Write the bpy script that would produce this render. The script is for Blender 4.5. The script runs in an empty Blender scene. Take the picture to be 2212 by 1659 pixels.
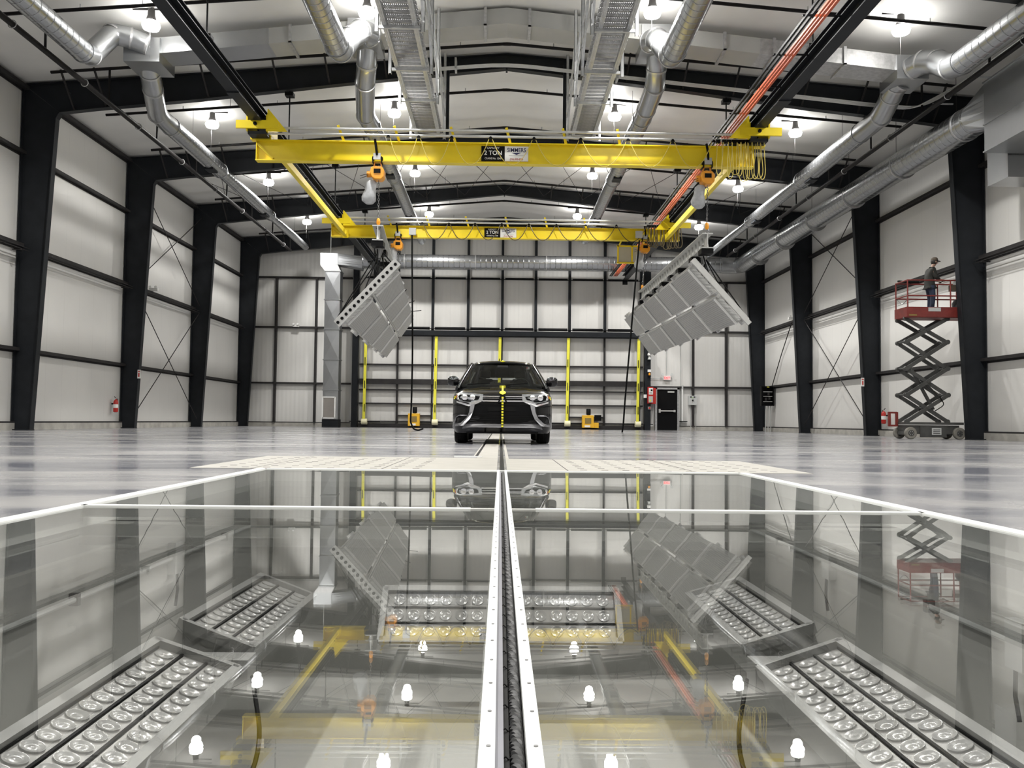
import bpy, bmesh, math, random
from mathutils import Vector, Matrix
random.seed(7)
PI = math.pi
scene = bpy.context.scene
col = scene.collection

# ------------------------------------------------------------------ camera
F_PX = 1863.72
cam_h, pitch, yaw, roll = 0.4352, 0.04306, 0.01293, 0.01039
fw = Vector((math.sin(yaw)*math.cos(pitch), math.cos(yaw)*math.cos(pitch), math.sin(pitch)))
r0 = Vector((math.cos(yaw), -math.sin(yaw), 0)); u0 = r0.cross(fw)
rt = r0*math.cos(roll) + u0*math.sin(roll); up = -r0*math.sin(roll) + u0*math.cos(roll)
cd = bpy.data.cameras.new('camera'); cam = bpy.data.objects.new('camera', cd); col.objects.link(cam)
cd.sensor_fit = 'HORIZONTAL'; cd.sensor_width = 36.0; cd.lens = F_PX/2212*36.0
cd.clip_start = 0.05; cd.clip_end = 300
M3 = Matrix((rt, up, -fw)).transposed()
cam.matrix_world = Matrix.Translation((0, 0, cam_h)) @ M3.to_4x4()
scene.camera = cam

# ------------------------------------------------------------------ world, exposure
w = bpy.data.worlds.new('world'); scene.world = w; w.use_nodes = True
w.node_tree.nodes['Background'].inputs[0].default_value = (0.5, 0.5, 0.52, 1)
w.node_tree.nodes['Background'].inputs[1].default_value = 0.05
vs = scene.view_settings
scene.display_settings.display_device = 'sRGB'
vs.view_transform = 'Standard'; vs.look = 'None'; vs.gamma = 1.0; vs.use_curve_mapping = False
vs.exposure = 0.15
LAMP_W = 50.0        # emission strength of every high-bay diffuser
try:
    scene.cycles.transparent_max_bounces = 32
    scene.cycles.max_bounces = 16
    scene.cycles.glossy_bounces = 8
    scene.cycles.diffuse_bounces = 5
    scene.cycles.sample_clamp_indirect = 6.0
    scene.cycles.caustics_reflective = True
except Exception: pass

# ------------------------------------------------------------------ materials
def mat(name, color, rough=0.5, metal=0.0, noise=0.0, nscale=4.0, bump=0.0, bscale=20.0, spec=0.5, emit=None, estr=0.0, coat=0.0, rvar=0.0, alpha=None, dark=None):
    m = bpy.data.materials.new(name); m.use_nodes = True
    nt = m.node_tree; b = nt.nodes['Principled BSDF']
    b.inputs['Base Color'].default_value = (*color, 1); b.inputs['Roughness'].default_value = rough
    b.inputs['Metallic'].default_value = metal; b.inputs['Specular IOR Level'].default_value = spec
    if coat: b.inputs['Coat Weight'].default_value = coat; b.inputs['Coat Roughness'].default_value = 0.03
    if emit: b.inputs['Emission Color'].default_value = (*emit, 1); b.inputs['Emission Strength'].default_value = estr
    tc = nt.nodes.new('ShaderNodeTexCoord')
    if noise or rvar:
        n = nt.nodes.new('ShaderNodeTexNoise'); n.inputs['Scale'].default_value = nscale; n.inputs['Detail'].default_value = 4
        nt.links.new(tc.outputs['Object'], n.inputs['Vector'])
        if noise:
            r = nt.nodes.new('ShaderNodeValToRGB')
            r.color_ramp.elements[0].position = 0.3; r.color_ramp.elements[1].position = 0.7
            d = dark or tuple(c*(1-noise) for c in color); l = tuple(min(1, c*(1+noise*0.6)) for c in color)
            r.color_ramp.elements[0].color = (*d, 1); r.color_ramp.elements[1].color = (*l, 1)
            nt.links.new(n.outputs['Fac'], r.inputs[0]); nt.links.new(r.outputs[0], b.inputs['Base Color'])
        if rvar:
            mr = nt.nodes.new('ShaderNodeMapRange'); mr.inputs[3].default_value = max(0.02, rough-rvar); mr.inputs[4].default_value = rough+rvar
            nt.links.new(n.outputs['Fac'], mr.inputs[0]); nt.links.new(mr.outputs[0], b.inputs['Roughness'])
    if bump:
        n2 = nt.nodes.new('ShaderNodeTexNoise'); n2.inputs['Scale'].default_value = bscale; n2.inputs['Detail'].default_value = 3
        nt.links.new(tc.outputs['Object'], n2.inputs['Vector'])
        bp = nt.nodes.new('ShaderNodeBump'); bp.inputs['Strength'].default_value = bump; bp.inputs['Distance'].default_value = 0.02
        nt.links.new(n2.outputs['Fac'], bp.inputs['Height']); nt.links.new(bp.outputs[0], b.inputs['Normal'])
    return m

def stripe_mat(name, color, axis, period, width, depth_dark=0.86, rough=0.55, corr=0.0, noise=0.05):
    """sheet panels with thin seams every `period` metres along an object axis"""
    m = mat(name, color, rough); nt = m.node_tree; b = nt.nodes['Principled BSDF']
    tc = nt.nodes.new('ShaderNodeTexCoord'); sx = nt.nodes.new('ShaderNodeSeparateXYZ')
    nt.links.new(tc.outputs['Object'], sx.inputs[0])
    mo = nt.nodes.new('ShaderNodeMath'); mo.operation = 'PINGPONG'; mo.inputs[1].default_value = period/2
    nt.links.new(sx.outputs[axis], mo.inputs[0])
    lt = nt.nodes.new('ShaderNodeMath'); lt.operation = 'LESS_THAN'; lt.inputs[1].default_value = width/2
    nt.links.new(mo.outputs[0], lt.inputs[0])
    n = nt.nodes.new('ShaderNodeTexNoise'); n.inputs['Scale'].default_value = 0.6; n.inputs['Detail'].default_value = 3
    nt.links.new(tc.outputs['Object'], n.inputs['Vector'])
    r = nt.nodes.new('ShaderNodeValToRGB'); r.color_ramp.elements[0].position = 0.3; r.color_ramp.elements[1].position = 0.7
    r.color_ramp.elements[0].color = (*[c*(1-noise) for c in color], 1); r.color_ramp.elements[1].color = (*color, 1)
    nt.links.new(n.outputs['Fac'], r.inputs[0])
    mx = nt.nodes.new('ShaderNodeMix'); mx.data_type = 'RGBA'
    nt.links.new(lt.outputs[0], mx.inputs['Factor']); nt.links.new(r.outputs[0], mx.inputs['A'])
    mx.inputs['B'].default_value = (*[c*depth_dark for c in color], 1)
    nt.links.new(mx.outputs['Result'], b.inputs['Base Color'])
    if corr:
        wv = nt.nodes.new('ShaderNodeMath'); wv.operation = 'SINE'
        ml = nt.nodes.new('ShaderNodeMath'); ml.operation = 'MULTIPLY'; ml.inputs[1].default_value = 2*PI/corr
        nt.links.new(sx.outputs[axis], ml.inputs[0]); nt.links.new(ml.outputs[0], wv.inputs[0])
        bp = nt.nodes.new('ShaderNodeBump'); bp.inputs['Strength'].default_value = 0.6; bp.inputs['Distance'].default_value = 0.004
        nt.links.new(wv.outputs[0], bp.inputs['Height']); nt.links.new(bp.outputs[0], b.inputs['Normal'])
    return m

M = {}
M['wall_y'] = stripe_mat('wall_panel_side', (0.66, 0.65, 0.625), 'Y', 1.07, 0.014)
M['wall_x'] = stripe_mat('wall_panel_end', (0.66, 0.65, 0.625), 'X', 1.0, 0.014, corr=0.25)
M['ceiling'] = mat('ceiling_insulation', (0.76, 0.75, 0.72), 0.45, noise=0.06, nscale=0.7, bump=0.35, bscale=1.6)
M['steel'] = mat('charcoal_steel', (0.018, 0.02, 0.023), 0.42, noise=0.15, nscale=3)
M['girt'] = mat('girt_steel', (0.035, 0.033, 0.033), 0.5, noise=0.2, nscale=3)
M['black'] = mat('black_paint', (0.004, 0.004, 0.0045), 0.45, noise=0.2)
M['rubber'] = mat('black_rubber', (0.006, 0.006, 0.006), 0.6, noise=0.2)
M['pipe'] = mat('black_pipe', (0.014, 0.013, 0.013), 0.45, noise=0.15)

M['galvd'] = mat('galvanised_dull', (0.5, 0.5, 0.5), 0.42, 0.75, noise=0.2, nscale=9)
M['duct_white'] = mat('white_duct_sheet', (0.40, 0.40, 0.38), 0.45, 0.1, noise=0.12, nscale=0.8, bump=0.1, bscale=2)
M['strut'] = mat('zinc_strut', (0.55, 0.56, 0.56), 0.4, 0.5, noise=0.15, nscale=8)
M['yellow'] = mat('crane_yellow', (0.86, 0.66, 0.012), 0.38, noise=0.05, nscale=2)
M['strap'] = mat('yellow_strap', (0.75, 0.70, 0.05), 0.6, noise=0.06)
M['myellow'] = mat('machine_yellow', (0.72, 0.40, 0.02), 0.45, noise=0.06)
M['orange'] = mat('hoist_orange', (0.85, 0.34, 0.015), 0.4, noise=0.08)
M['orail'] = mat('orange_rail', (0.55, 0.11, 0.04), 0.45, noise=0.06)
M['white'] = mat('white_paint', (0.78, 0.78, 0.76), 0.4, noise=0.03)
M['frame'] = mat('white_floor_frame', (0.78, 0.79, 0.77), 0.3, noise=0.03, nscale=8)
M['alu'] = mat('aluminium', (0.62, 0.62, 0.60), 0.38, 0.6, noise=0.06, nscale=6)
M['aluflat'] = mat('mill_aluminium', (0.50, 0.50, 0.48), 0.5, 0.35, noise=0.05, nscale=6)
M['red'] = mat('red_paint', (0.45, 0.02, 0.015), 0.35, noise=0.1)
M['liftred'] = mat('faded_red_paint', (0.17, 0.022, 0.017), 0.5, noise=0.2, nscale=6)
M['liftgrey'] = mat('grey_lift_steel', (0.055, 0.055, 0.052), 0.5, noise=0.25, nscale=6)
M['concrete'] = mat('concrete_curb', (0.40, 0.385, 0.35), 0.75, noise=0.25, nscale=2.5, bump=0.2, bscale=15)
M['pitwall'] = mat('pit_concrete', (0.38, 0.38, 0.36), 0.7, noise=0.08, nscale=1.5, bump=0.1, bscale=12)
M['chain'] = mat('steel_chain', (0.25, 0.25, 0.25), 0.35, 0.8, noise=0.1)
M['cable_y'] = mat('yellow_festoon_cable', (0.62, 0.50, 0.12), 0.55, noise=0.08)
M['cable_b'] = mat('brown_festoon_cable', (0.10, 0.075, 0.03), 0.55, noise=0.1)
M['grey'] = mat('grey_enamel', (0.45, 0.46, 0.45), 0.45, noise=0.04)
M['louvre'] = mat('grille_louvre', (0.50, 0.47, 0.44), 0.6, noise=0.05)
M['lamp'] = mat('lamp_diffuser', (0.9, 0.9, 0.9), 0.4, emit=(1.0, 0.985, 0.95), estr=LAMP_W)
M['lens'] = mat('led_lens', (0.46, 0.46, 0.45), 0.22, 0.3, noise=0.1, nscale=30)
M['plastic_bag'] = mat('grey_chain_bag', (0.42, 0.43, 0.44), 0.4, noise=0.15, nscale=12)
M['plate'] = mat('beige_floor_plate', (0.33, 0.315, 0.28), 0.5, noise=0.1, nscale=4, bump=0.05)

def floor_mat():
    m = mat('polished_concrete', (0.4, 0.4, 0.4), 0.2); nt = m.node_tree; b = nt.nodes['Principled BSDF']
    tc = nt.nodes.new('ShaderNodeTexCoord'); mp = nt.nodes.new('ShaderNodeMapping')
    mp.inputs['Scale'].default_value = (0.35, 0.9, 1)
    nt.links.new(tc.outputs['Object'], mp.inputs[0])
    n = nt.nodes.new('ShaderNodeTexNoise'); n.inputs['Scale'].default_value = 1.0; n.inputs['Detail'].default_value = 7; n.inputs['Roughness'].default_value = 0.6; n.inputs['Distortion'].default_value = 0.6
    nt.links.new(mp.outputs[0], n.inputs['Vector'])
    r = nt.nodes.new('ShaderNodeValToRGB'); e = r.color_ramp.elements
    e[0].position = 0.36; e[0].color = (0.20, 0.205, 0.235, 1); e[1].position = 0.60; e[1].color = (0.30, 0.295, 0.29, 1)
    nt.links.new(n.outputs['Fac'], r.inputs[0]); nt.links.new(r.outputs[0], b.inputs['Base Color'])
    mr = nt.nodes.new('ShaderNodeMapRange'); mr.inputs[1].default_value = 0.35; mr.inputs[2].default_value = 0.62
    mr.inputs[3].default_value = 0.11; mr.inputs[4].default_value = 0.27
    nt.links.new(n.outputs['Fac'], mr.inputs[0]); nt.links.new(mr.outputs[0], b.inputs['Roughness'])
    n2 = nt.nodes.new('ShaderNodeTexNoise'); n2.inputs['Scale'].default_value = 3.0; n2.inputs['Detail'].default_value = 2
    nt.links.new(tc.outputs['Object'], n2.inputs['Vector'])
    bp = nt.nodes.new('ShaderNodeBump'); bp.inputs['Strength'].default_value = 0.05; bp.inputs['Distance'].default_value = 0.01
    nt.links.new(n2.outputs['Fac'], bp.inputs['Height']); nt.links.new(bp.outputs[0], b.inputs['Normal'])
    b.inputs['Specular IOR Level'].default_value = 0.45
    return m
M['floor'] = floor_mat()

def glass_mat(name, f0=0.045, tint=(0.985, 0.987, 0.982), wav=0.02):
    """plate glass: Schlick reflection over clear transmission, same from either side"""
    m = bpy.data.materials.new(name); m.use_nodes = True; nt = m.node_tree; nt.nodes.clear()
    out = nt.nodes.new('ShaderNodeOutputMaterial'); mx = nt.nodes.new('ShaderNodeMixShader')
    tr = nt.nodes.new('ShaderNodeBsdfTransparent'); tr.inputs[0].default_value = (*tint, 1)
    gl = nt.nodes.new('ShaderNodeBsdfGlossy'); gl.inputs['Roughness'].default_value = 0.0; gl.inputs[0].default_value = (0.97, 0.975, 0.965, 1)
    g = nt.nodes.new('ShaderNodeNewGeometry'); d = nt.nodes.new('ShaderNodeVectorMath'); d.operation = 'DOT_PRODUCT'
    nt.links.new(g.outputs['Incoming'], d.inputs[0]); nt.links.new(g.outputs['Normal'], d.inputs[1])
    def ma(op, a, bb=None):
        n = nt.nodes.new('ShaderNodeMath'); n.operation = op
        for i, v in enumerate((a, bb)):
            if v is None: continue
            if isinstance(v, (int, float)): n.inputs[i].default_value = v
            else: nt.links.new(v, n.inputs[i])
        return n.outputs[0]
    c = ma('ABSOLUTE', d.outputs['Value']); s = ma('SUBTRACT', 1.0, c); p = ma('POWER', s, 5.0)
    R = ma('ADD', ma('MULTIPLY', p, 1-f0), f0)
    nt.links.new(R, mx.inputs[0]); nt.links.new(tr.outputs[0], mx.inputs[1]); nt.links.new(gl.outputs[0], mx.inputs[2])
    if wav:
        tc = nt.nodes.new('ShaderNodeTexCoord'); mp = nt.nodes.new('ShaderNodeMapping'); mp.inputs['Scale'].default_value = (0.5, 1.0, 1)
        nt.links.new(tc.outputs['Object'], mp.inputs[0])
        n2 = nt.nodes.new('ShaderNodeTexNoise'); n2.inputs['Scale'].default_value = 1.6; n2.inputs['Detail'].default_value = 1.0
        nt.links.new(mp.outputs[0], n2.inputs['Vector'])
        bp = nt.nodes.new('ShaderNodeBump'); bp.inputs['Strength'].default_value = wav; bp.inputs['Distance'].default_value = 0.02
        nt.links.new(n2.outputs['Fac'], bp.inputs['Height']); nt.links.new(bp.outputs[0], gl.inputs['Normal'])
    nt.links.new(mx.outputs[0], out.inputs[0]); return m
M['glass'] = glass_mat('floor_glass')
M['carglass'] = glass_mat('tinted_car_glass', 0.05, (0.42, 0.45, 0.43), 0)
M['privacy'] = glass_mat('dark_side_glass', 0.05, (0.04, 0.045, 0.04), 0)
M['clear'] = glass_mat('clear_glass', 0.05, (0.95, 0.95, 0.95), 0)

# ------------------------------------------------------------------ mesh helpers
OFF = {}
class MB:
    def __init__(s): s.v = []; s.f = []; s.sm = []
    def add(s, vs, fs, sm=False):
        b = len(s.v); s.v += [tuple(p) for p in vs]; s.f += [tuple(i+b for i in f) for f in fs]; s.sm += [sm]*len(fs); return s
    def box(s, x0, x1, y0, y1, z0, z1):
        if x0 > x1: x0, x1 = x1, x0
        if y0 > y1: y0, y1 = y1, y0
        if z0 > z1: z0, z1 = z1, z0
        v = [(x, y, z) for z in (z0, z1) for y in (y0, y1) for x in (x0, x1)]
        return s.add(v, [(0,2,3,1),(4,5,7,6),(0,1,5,4),(2,6,7,3),(0,4,6,2),(1,3,7,5)])
    def cbox(s, c, d, R=None):
        v = []
        for z in (-.5, .5):
            for y in (-.5, .5):
                for x in (-.5, .5):
                    p = Vector((x*d[0], y*d[1], z*d[2]))
                    if R is not None: p = R @ p
                    v.append(p + Vector(c))
        return s.add(v, [(0,2,3,1),(4,5,7,6),(0,1,5,4),(2,6,7,3),(0,4,6,2),(1,3,7,5)])
    def sweep(s, p, q, prof, up=(0, 0, 1), sm=False, closed=True):
        """extrude a 2D profile (side, up) from p to q"""
        p = Vector(p); q = Vector(q); d = (q-p).normalized(); u = Vector(up)
        sd = d.cross(u)
        if sd.length < 1e-5: sd = d.cross(Vector((0, 1, 0)))
        sd.normalize(); u = sd.cross(d)
        n = len(prof); v = [p+sd*a+u*b for a, b in prof] + [q+sd*a+u*b for a, b in prof]
        f = [(i, (i+1) % n, n+(i+1) % n, n+i) for i in range(n)]
        s.add(v, f, sm)
        s.add(v, [tuple(range(n-1, -1, -1)), tuple(range(n, 2*n))]); return s
    def bar(s, p, q, w, h, up=(0, 0, 1)):
        return s.sweep(p, q, [(-w/2, -h/2), (w/2, -h/2), (w/2, h/2), (-w/2, h/2)], up)
    def ibeam(s, p, q, w, h, t=0.02, tw=0.012, up=(0, 0, 1)):
        a = w/2; b = h/2
        P = [(-a,-b),(a,-b),(a,-b+t),(tw/2,-b+t),(tw/2,b-t),(a,b-t),(a,b),(-a,b),(-a,b-t),(-tw/2,b-t),(-tw/2,-b+t),(-a,-b+t)]
        p = Vector(p); q = Vector(q); d = (q-p).normalized(); u = Vector(up); sd = d.cross(u).normalized(); u = sd.cross(d)
        n = 12; v = [p+sd*x+u*y for x, y in P] + [q+sd*x+u*y for x, y in P]
        s.add(v, [(i, (i+1) % n, n+(i+1) % n, n+i) for i in range(n)])
        for o, rev in ((0, True), (n, False)):
            for qd in ((0,1,2,11),(3,4,9,10),(5,6,7,8)):
                qq = [o+i for i in qd]; s.add(v, [tuple(reversed(qq)) if rev else tuple(qq)])
        return s
    def tube(s, pts, r, n=10, cap=True, sm=True):
        pts = [Vector(p) for p in pts]; k = len(pts); rr = r if isinstance(r, (list, tuple)) else [r]*k
        v = []; pu = None
        for i, p in enumerate(pts):
            d = (pts[min(i+1, k-1)]-pts[max(i-1, 0)])
            if d.length < 1e-9: d = Vector((0, 0, 1))
            d.normalize()
            if pu is None:
                a = Vector((0, 0, 1)) if abs(d.z) < 0.9 else Vector((0, 1, 0))
            else: a = pu
            x = a.cross(d)
            if x.length < 1e-6: x = Vector((1, 0, 0)).cross(d)
            x.normalize(); y = d.cross(x); pu = y
            for j in range(n):
                t = 2*PI*j/n; v.append(p + x*(rr[i]*math.cos(t)) + y*(rr[i]*math.sin(t)))
        f = [(i*n+j, i*n+(j+1) % n, (i+1)*n+(j+1) % n, (i+1)*n+j) for i in range(k-1) for j in range(n)]
        s.add(v, f, sm)
        if cap: s.add(v, [tuple(reversed(range(n))), tuple(range((k-1)*n, k*n))])
        return s
    def cyl(s, p, q, r, n=16): return s.tube([p, q], r, n)
    def lathe(s, prof, c, axis=(0, 0, 1), n=20, sm=True):
        """prof = [(radius, distance along axis)]"""
        ax = Vector(axis).normalized(); c = Vector(c)
        a = Vector((1, 0, 0)) if abs(ax.x) < 0.9 else Vector((0, 1, 0))
        x = a.cross(ax).normalized(); y = ax.cross(x); v = []
        for r, h in prof:
            for j in range(n):
                t = 2*PI*j/n; v.append(c+ax*h+x*(r*math.cos(t))+y*(r*math.sin(t)))
        k = len(prof)
        s.add(v, [(i*n+j, i*n+(j+1) % n, (i+1)*n+(j+1) % n, (i+1)*n+j) for i in range(k-1) for j in range(n)], sm)
        s.add(v, [tuple(reversed(range(n))), tuple(range((k-1)*n, k*n))]); return s
    def poly(s, pts, y0, y1, axis='y'):
        """extrude a planar outline; axis y: pts are (x,z); axis x: pts are (y,z); axis z: (x,y)"""
        n = len(pts)
        def mk(a, b, t): return (a, t, b) if axis == 'y' else ((t, a, b) if axis == 'x' else (a, b, t))
        v = [mk(a, b, y0) for a, b in pts] + [mk(a, b, y1) for a, b in pts]
        s.add(v, [(i, (i+1) % n, n+(i+1) % n, n+i) for i in range(n)] + [tuple(reversed(range(n))), tuple(range(n, 2*n))]); return s
    def build(s, name, m, parent=None, bevel=0.0, tri=False):
        me = bpy.data.meshes.new(name)
        o = OFF.get(parent.name, Vector()) if parent else Vector()
        me.from_pydata([(a-o.x, b-o.y, c-o.z) for a, b, c in s.v], [], s.f)
        me.polygons.foreach_set('use_smooth', s.sm)
        bm = bmesh.new(); bm.from_mesh(me); bmesh.ops.remove_doubles(bm, verts=bm.verts, dist=1e-6)
        bmesh.ops.recalc_face_normals(bm, faces=bm.faces); bm.to_mesh(me); bm.free()
        if any(s.sm):
            try: me.set_sharp_from_angle(angle=math.radians(40))
            except Exception: pass
        me.materials.append(m); ob = bpy.data.objects.new(name, me); col.objects.link(ob)
        if parent: ob.parent = parent; OFF[ob.name] = o
        else: OFF[ob.name] = Vector()
        if bevel:
            bv = ob.modifiers.new('bevel', 'BEVEL'); bv.width = bevel; bv.segments = 2; bv.limit_method = 'ANGLE'
        return ob

def tag(o, label=None, cat=None, group=None, kind=None):
    if label: o['label'] = label
    if cat: o['category'] = cat
    if group: o['group'] = group
    if kind: o['kind'] = kind
    return o
def thing(name, label, cat, loc, group=None):
    o = bpy.data.objects.new(name, None); o.empty_display_size = 0.2; col.objects.link(o); o.location = loc
    OFF[o.name] = Vector(loc); return tag(o, label, cat, group)
def struct(o, label=None): o['kind'] = 'structure'; return o
CH = {}
def copy_tree(o, parent=None):
    c = o.copy(); col.objects.link(c)
    if parent is not None: c.parent = parent
    for ch in list(o.children): copy_tree(ch, c)
    return c
def place_copy(o, loc, label=None, rz=None, group=None):
    c = copy_tree(o); c.location = loc
    if label: c['label'] = label
    if rz is not None: c.rotation_euler.z = rz
    if group: c['group'] = group
    return c
def text(name, body, size, loc, rot, m, parent, extrude=0.002, align='CENTER', squash=1.0):
    cu = bpy.data.curves.new(name, 'FONT'); cu.body = body; cu.size = size; cu.extrude = extrude
    cu.offset = size*0.012; cu.align_x = align; cu.align_y = 'CENTER'
    t = bpy.data.objects.new(name, cu); col.objects.link(t)
    me = bpy.data.meshes.new_from_object(t); bpy.data.objects.remove(t)
    me.materials.clear(); me.materials.append(m)
    ob = bpy.data.objects.new(name, me); col.objects.link(ob)
    o = OFF.get(parent.name, Vector()) if parent else Vector()
    ob.location = Vector(loc)-o; ob.rotation_euler = rot; ob.scale = (squash, 1, 1); ob.parent = parent
    return ob

# ------------------------------------------------------------------ the building
XL, XR, XC = -15.16, 15.31, 0.077
YB, YF = 50.45, -13.0
EAVE, RIDGE = 10.92, 12.14
FRAMES = [19.37, 26.99, 34.60, 42.20, 49.85]
def roof(x): return RIDGE-(RIDGE-EAVE)*abs(x-XC)/(XR-XC)
M['strapw'] = mat('pale_strap_drum', (0.78, 0.74, 0.50), 0.55, noise=0.08)
M['brown'] = mat('brown_vent_plate', (0.22, 0.15, 0.04), 0.6, noise=0.1)
M['lime'] = mat('lime_lamp', (0.3, 0.7, 0.1), 0.4)
M['exitface'] = mat('exit_sign_face', (0.9, 0.55, 0.55), 0.5, emit=(1.0, 0.25, 0.25), estr=0.55)
M['exitred'] = mat('exit_letters', (0.8, 0.05, 0.05), 0.5, emit=(1.0, 0.03, 0.04), estr=1.0)
M['tyregrey'] = mat('grey_solid_tyre', (0.20, 0.19, 0.165), 0.7, noise=0.2, nscale=9)
M['brown2'] = mat('brown_control_box', (0.06, 0.045, 0.03), 0.6, noise=0.2)
M['screw'] = mat('screw_head', (0.25, 0.25, 0.25), 0.4, 0.5)
M['trackgrey'] = mat('grey_track_strip', (0.28, 0.28, 0.31), 0.4, 0.4, noise=0.1)
M['ropem'] = mat('dark_steel_rope', (0.045, 0.045, 0.045), 0.45, 0.5, noise=0.2, nscale=60)
M['bankgrey'] = mat('bank_sheet_metal', (0.33, 0.33, 0.32), 0.45, 0.4, noise=0.06)
M['rowplate'] = mat('lamp_row_plate', (0.40, 0.395, 0.38), 0.35, 0.2, noise=0.06)
M['glass2'] = glass_mat('lower_floor_glass', 0.045, (0.985, 0.987, 0.982), 0.012)
M['galv'] = mat('galvanised_sheet', (0.40, 0.41, 0.42), 0.28, 0.9, noise=0.06, nscale=1.5)
for k_ in ('steel', 'girt', 'black', 'pipe', 'rubber'):
    M[k_].node_tree.nodes['Principled BSDF'].inputs['Specular IOR Level'].default_value = 0.12
# ---- floor with the photo pit cut out
PX0, PX1, PY0, PY1 = -2.10, 2.16, 0.35, 7.56
mb = MB()
xs = [XL-0.3, PX0, PX1, XR+0.3]; ys = [YF-0.3, PY0, PY1, YB+0.3]
for i in range(3):
    for j in range(3):
        if i == 1 and j == 1: continue
        mb.box(xs[i], xs[i+1], ys[j], ys[j+1], -0.25, 0)
struct(mb.build('floor', M['floor']))
PZ = -1.75
struct(MB().box(PX0, PX1, PY0, PY1, PZ-0.2, PZ).build('floor_pit', M['pitwall']))
struct(MB().box(PX0-0.2, PX0, PY0-0.2, PY1+0.2, PZ-0.2, -0.25).build('wall_pit_left', M['pitwall']))
struct(MB().box(PX1, PX1+0.2, PY0-0.2, PY1+0.2, PZ-0.2, -0.25).build('wall_pit_right', M['pitwall']))
struct(MB().box(PX0, PX1, PY1, PY1+0.2, PZ-0.2, -0.25).build('wall_pit_back', M['pitwall']))
struct(MB().box(PX0, PX1, PY0-0.2, PY0, PZ-0.2, -0.25).build('wall_pit_front', M['pitwall']))
# ---- walls
struct(MB().box(XL-0.15, XL, YF, YB, 0, EAVE).build('wall_left', M['wall_y']))
struct(MB().box(XR, XR+0.15, YF, YB, 0, EAVE).build('wall_right', M['wall_y']))
struct(MB().poly([(XL, 0), (XR, 0), (XR, EAVE), (XC, RIDGE), (XL, EAVE)], YB, YB+0.15).build('wall_back', M['wall_x']))
struct(MB().poly([(XL, 0), (XR, 0), (XR, EAVE), (XC, RIDGE), (XL, EAVE)], YF-0.15, YF).build('wall_front', M['wall_x']))
# ---- ceiling: insulation blankets sagging between the purlins
mb = MB()
NX, NY = 60, 230; V = []
for j in range(NY+1):
    y = YF+(YB-YF)*j/NY
    for i in range(NX+1):
        x = XL+(XR-XL)*i/NX
        bulge = 0.035*abs(math.sin(PI*(y-1.3)/1.27)) + 0.012*math.sin(x*2.1+y*0.7)
        V.append((x, y, roof(x)-bulge+0.03))
Fc = [(j*(NX+1)+i, j*(NX+1)+i+1, (j+1)*(NX+1)+i+1, (j+1)*(NX+1)+i) for j in range(NY) for i in range(NX)]
mb.add(V, Fc, True)
nb = len(V)
struct(mb.build('ceiling', M['ceiling']))
struct(MB().poly([(XL-0.2, EAVE+0.08), (XC, RIDGE+0.08), (XR+0.2, EAVE+0.08), (XR+0.2, EAVE+0.2), (XC, RIDGE+0.2), (XL-0.2, EAVE+0.2)], YF-0.2, YB+0.2).build('ceiling', M['girt']))
# ---- concrete curbs along the walls
struct(MB().box(XL, XL+0.10, YF, YB, 0, 0.22).build('baseboard_left', M['concrete']))
struct(MB().box(XR-0.10, XR, YF, YB, 0, 0.22).build('baseboard_right', M['concrete']))
mb = MB().box(XL+0.1, -8.75, YB-0.10, YB, 0, 0.22); mb.box(10.45, XR-0.1, YB-0.10, YB, 0, 0.22); mb.box(8.75, 9.02, YB-0.10, YB, 0, 0.22)
struct(mb.build('baseboard_back', M['concrete']))
# ---- girts
tn = [0]
def trim(mb, m=None):
    tn[0] += 1; return struct(mb.build('trim_%d' % tn[0], m or M['girt']))
for side, xw, sg in (('l', XL, 1), ('r', XR, -1)):
    trim(MB().box(xw, xw+sg*0.10, YF, YB, 0.22, 0.27))
    for z, h, d in ((2.57, 0.10, 0.18), (5.83, 0.12, 0.20), (8.75, 0.09, 0.18), (10.83, 0.12, 0.2)):
        trim(MB().box(xw, xw+sg*d, YF, YB, z-h, z).box(xw, xw+sg*0.03, YF, YB, z-h-0.06, z))
# end wall girts, left and right of the big door
for x0, x1 in ((XL+0.2, -8.75), (8.75, XR-0.2)):
    trim(MB().box(x0, x1 if x0 < 0 else 9.0, YB-0.10, YB, 0.22, 0.27) if x0 < 0 else MB().box(10.45, x1, YB-0.10, YB, 0.22, 0.27))
    for z in (2.57, 5.83, 8.75):
        trim(MB().box(x0, x1, YB-0.2, YB, z-0.10, z))
for x in (-13.15, -10.82, 11.25, 13.2):
    trim(MB().box(x-0.06, x+0.06, YB-0.24, YB, 0.22, 8.7))
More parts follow.
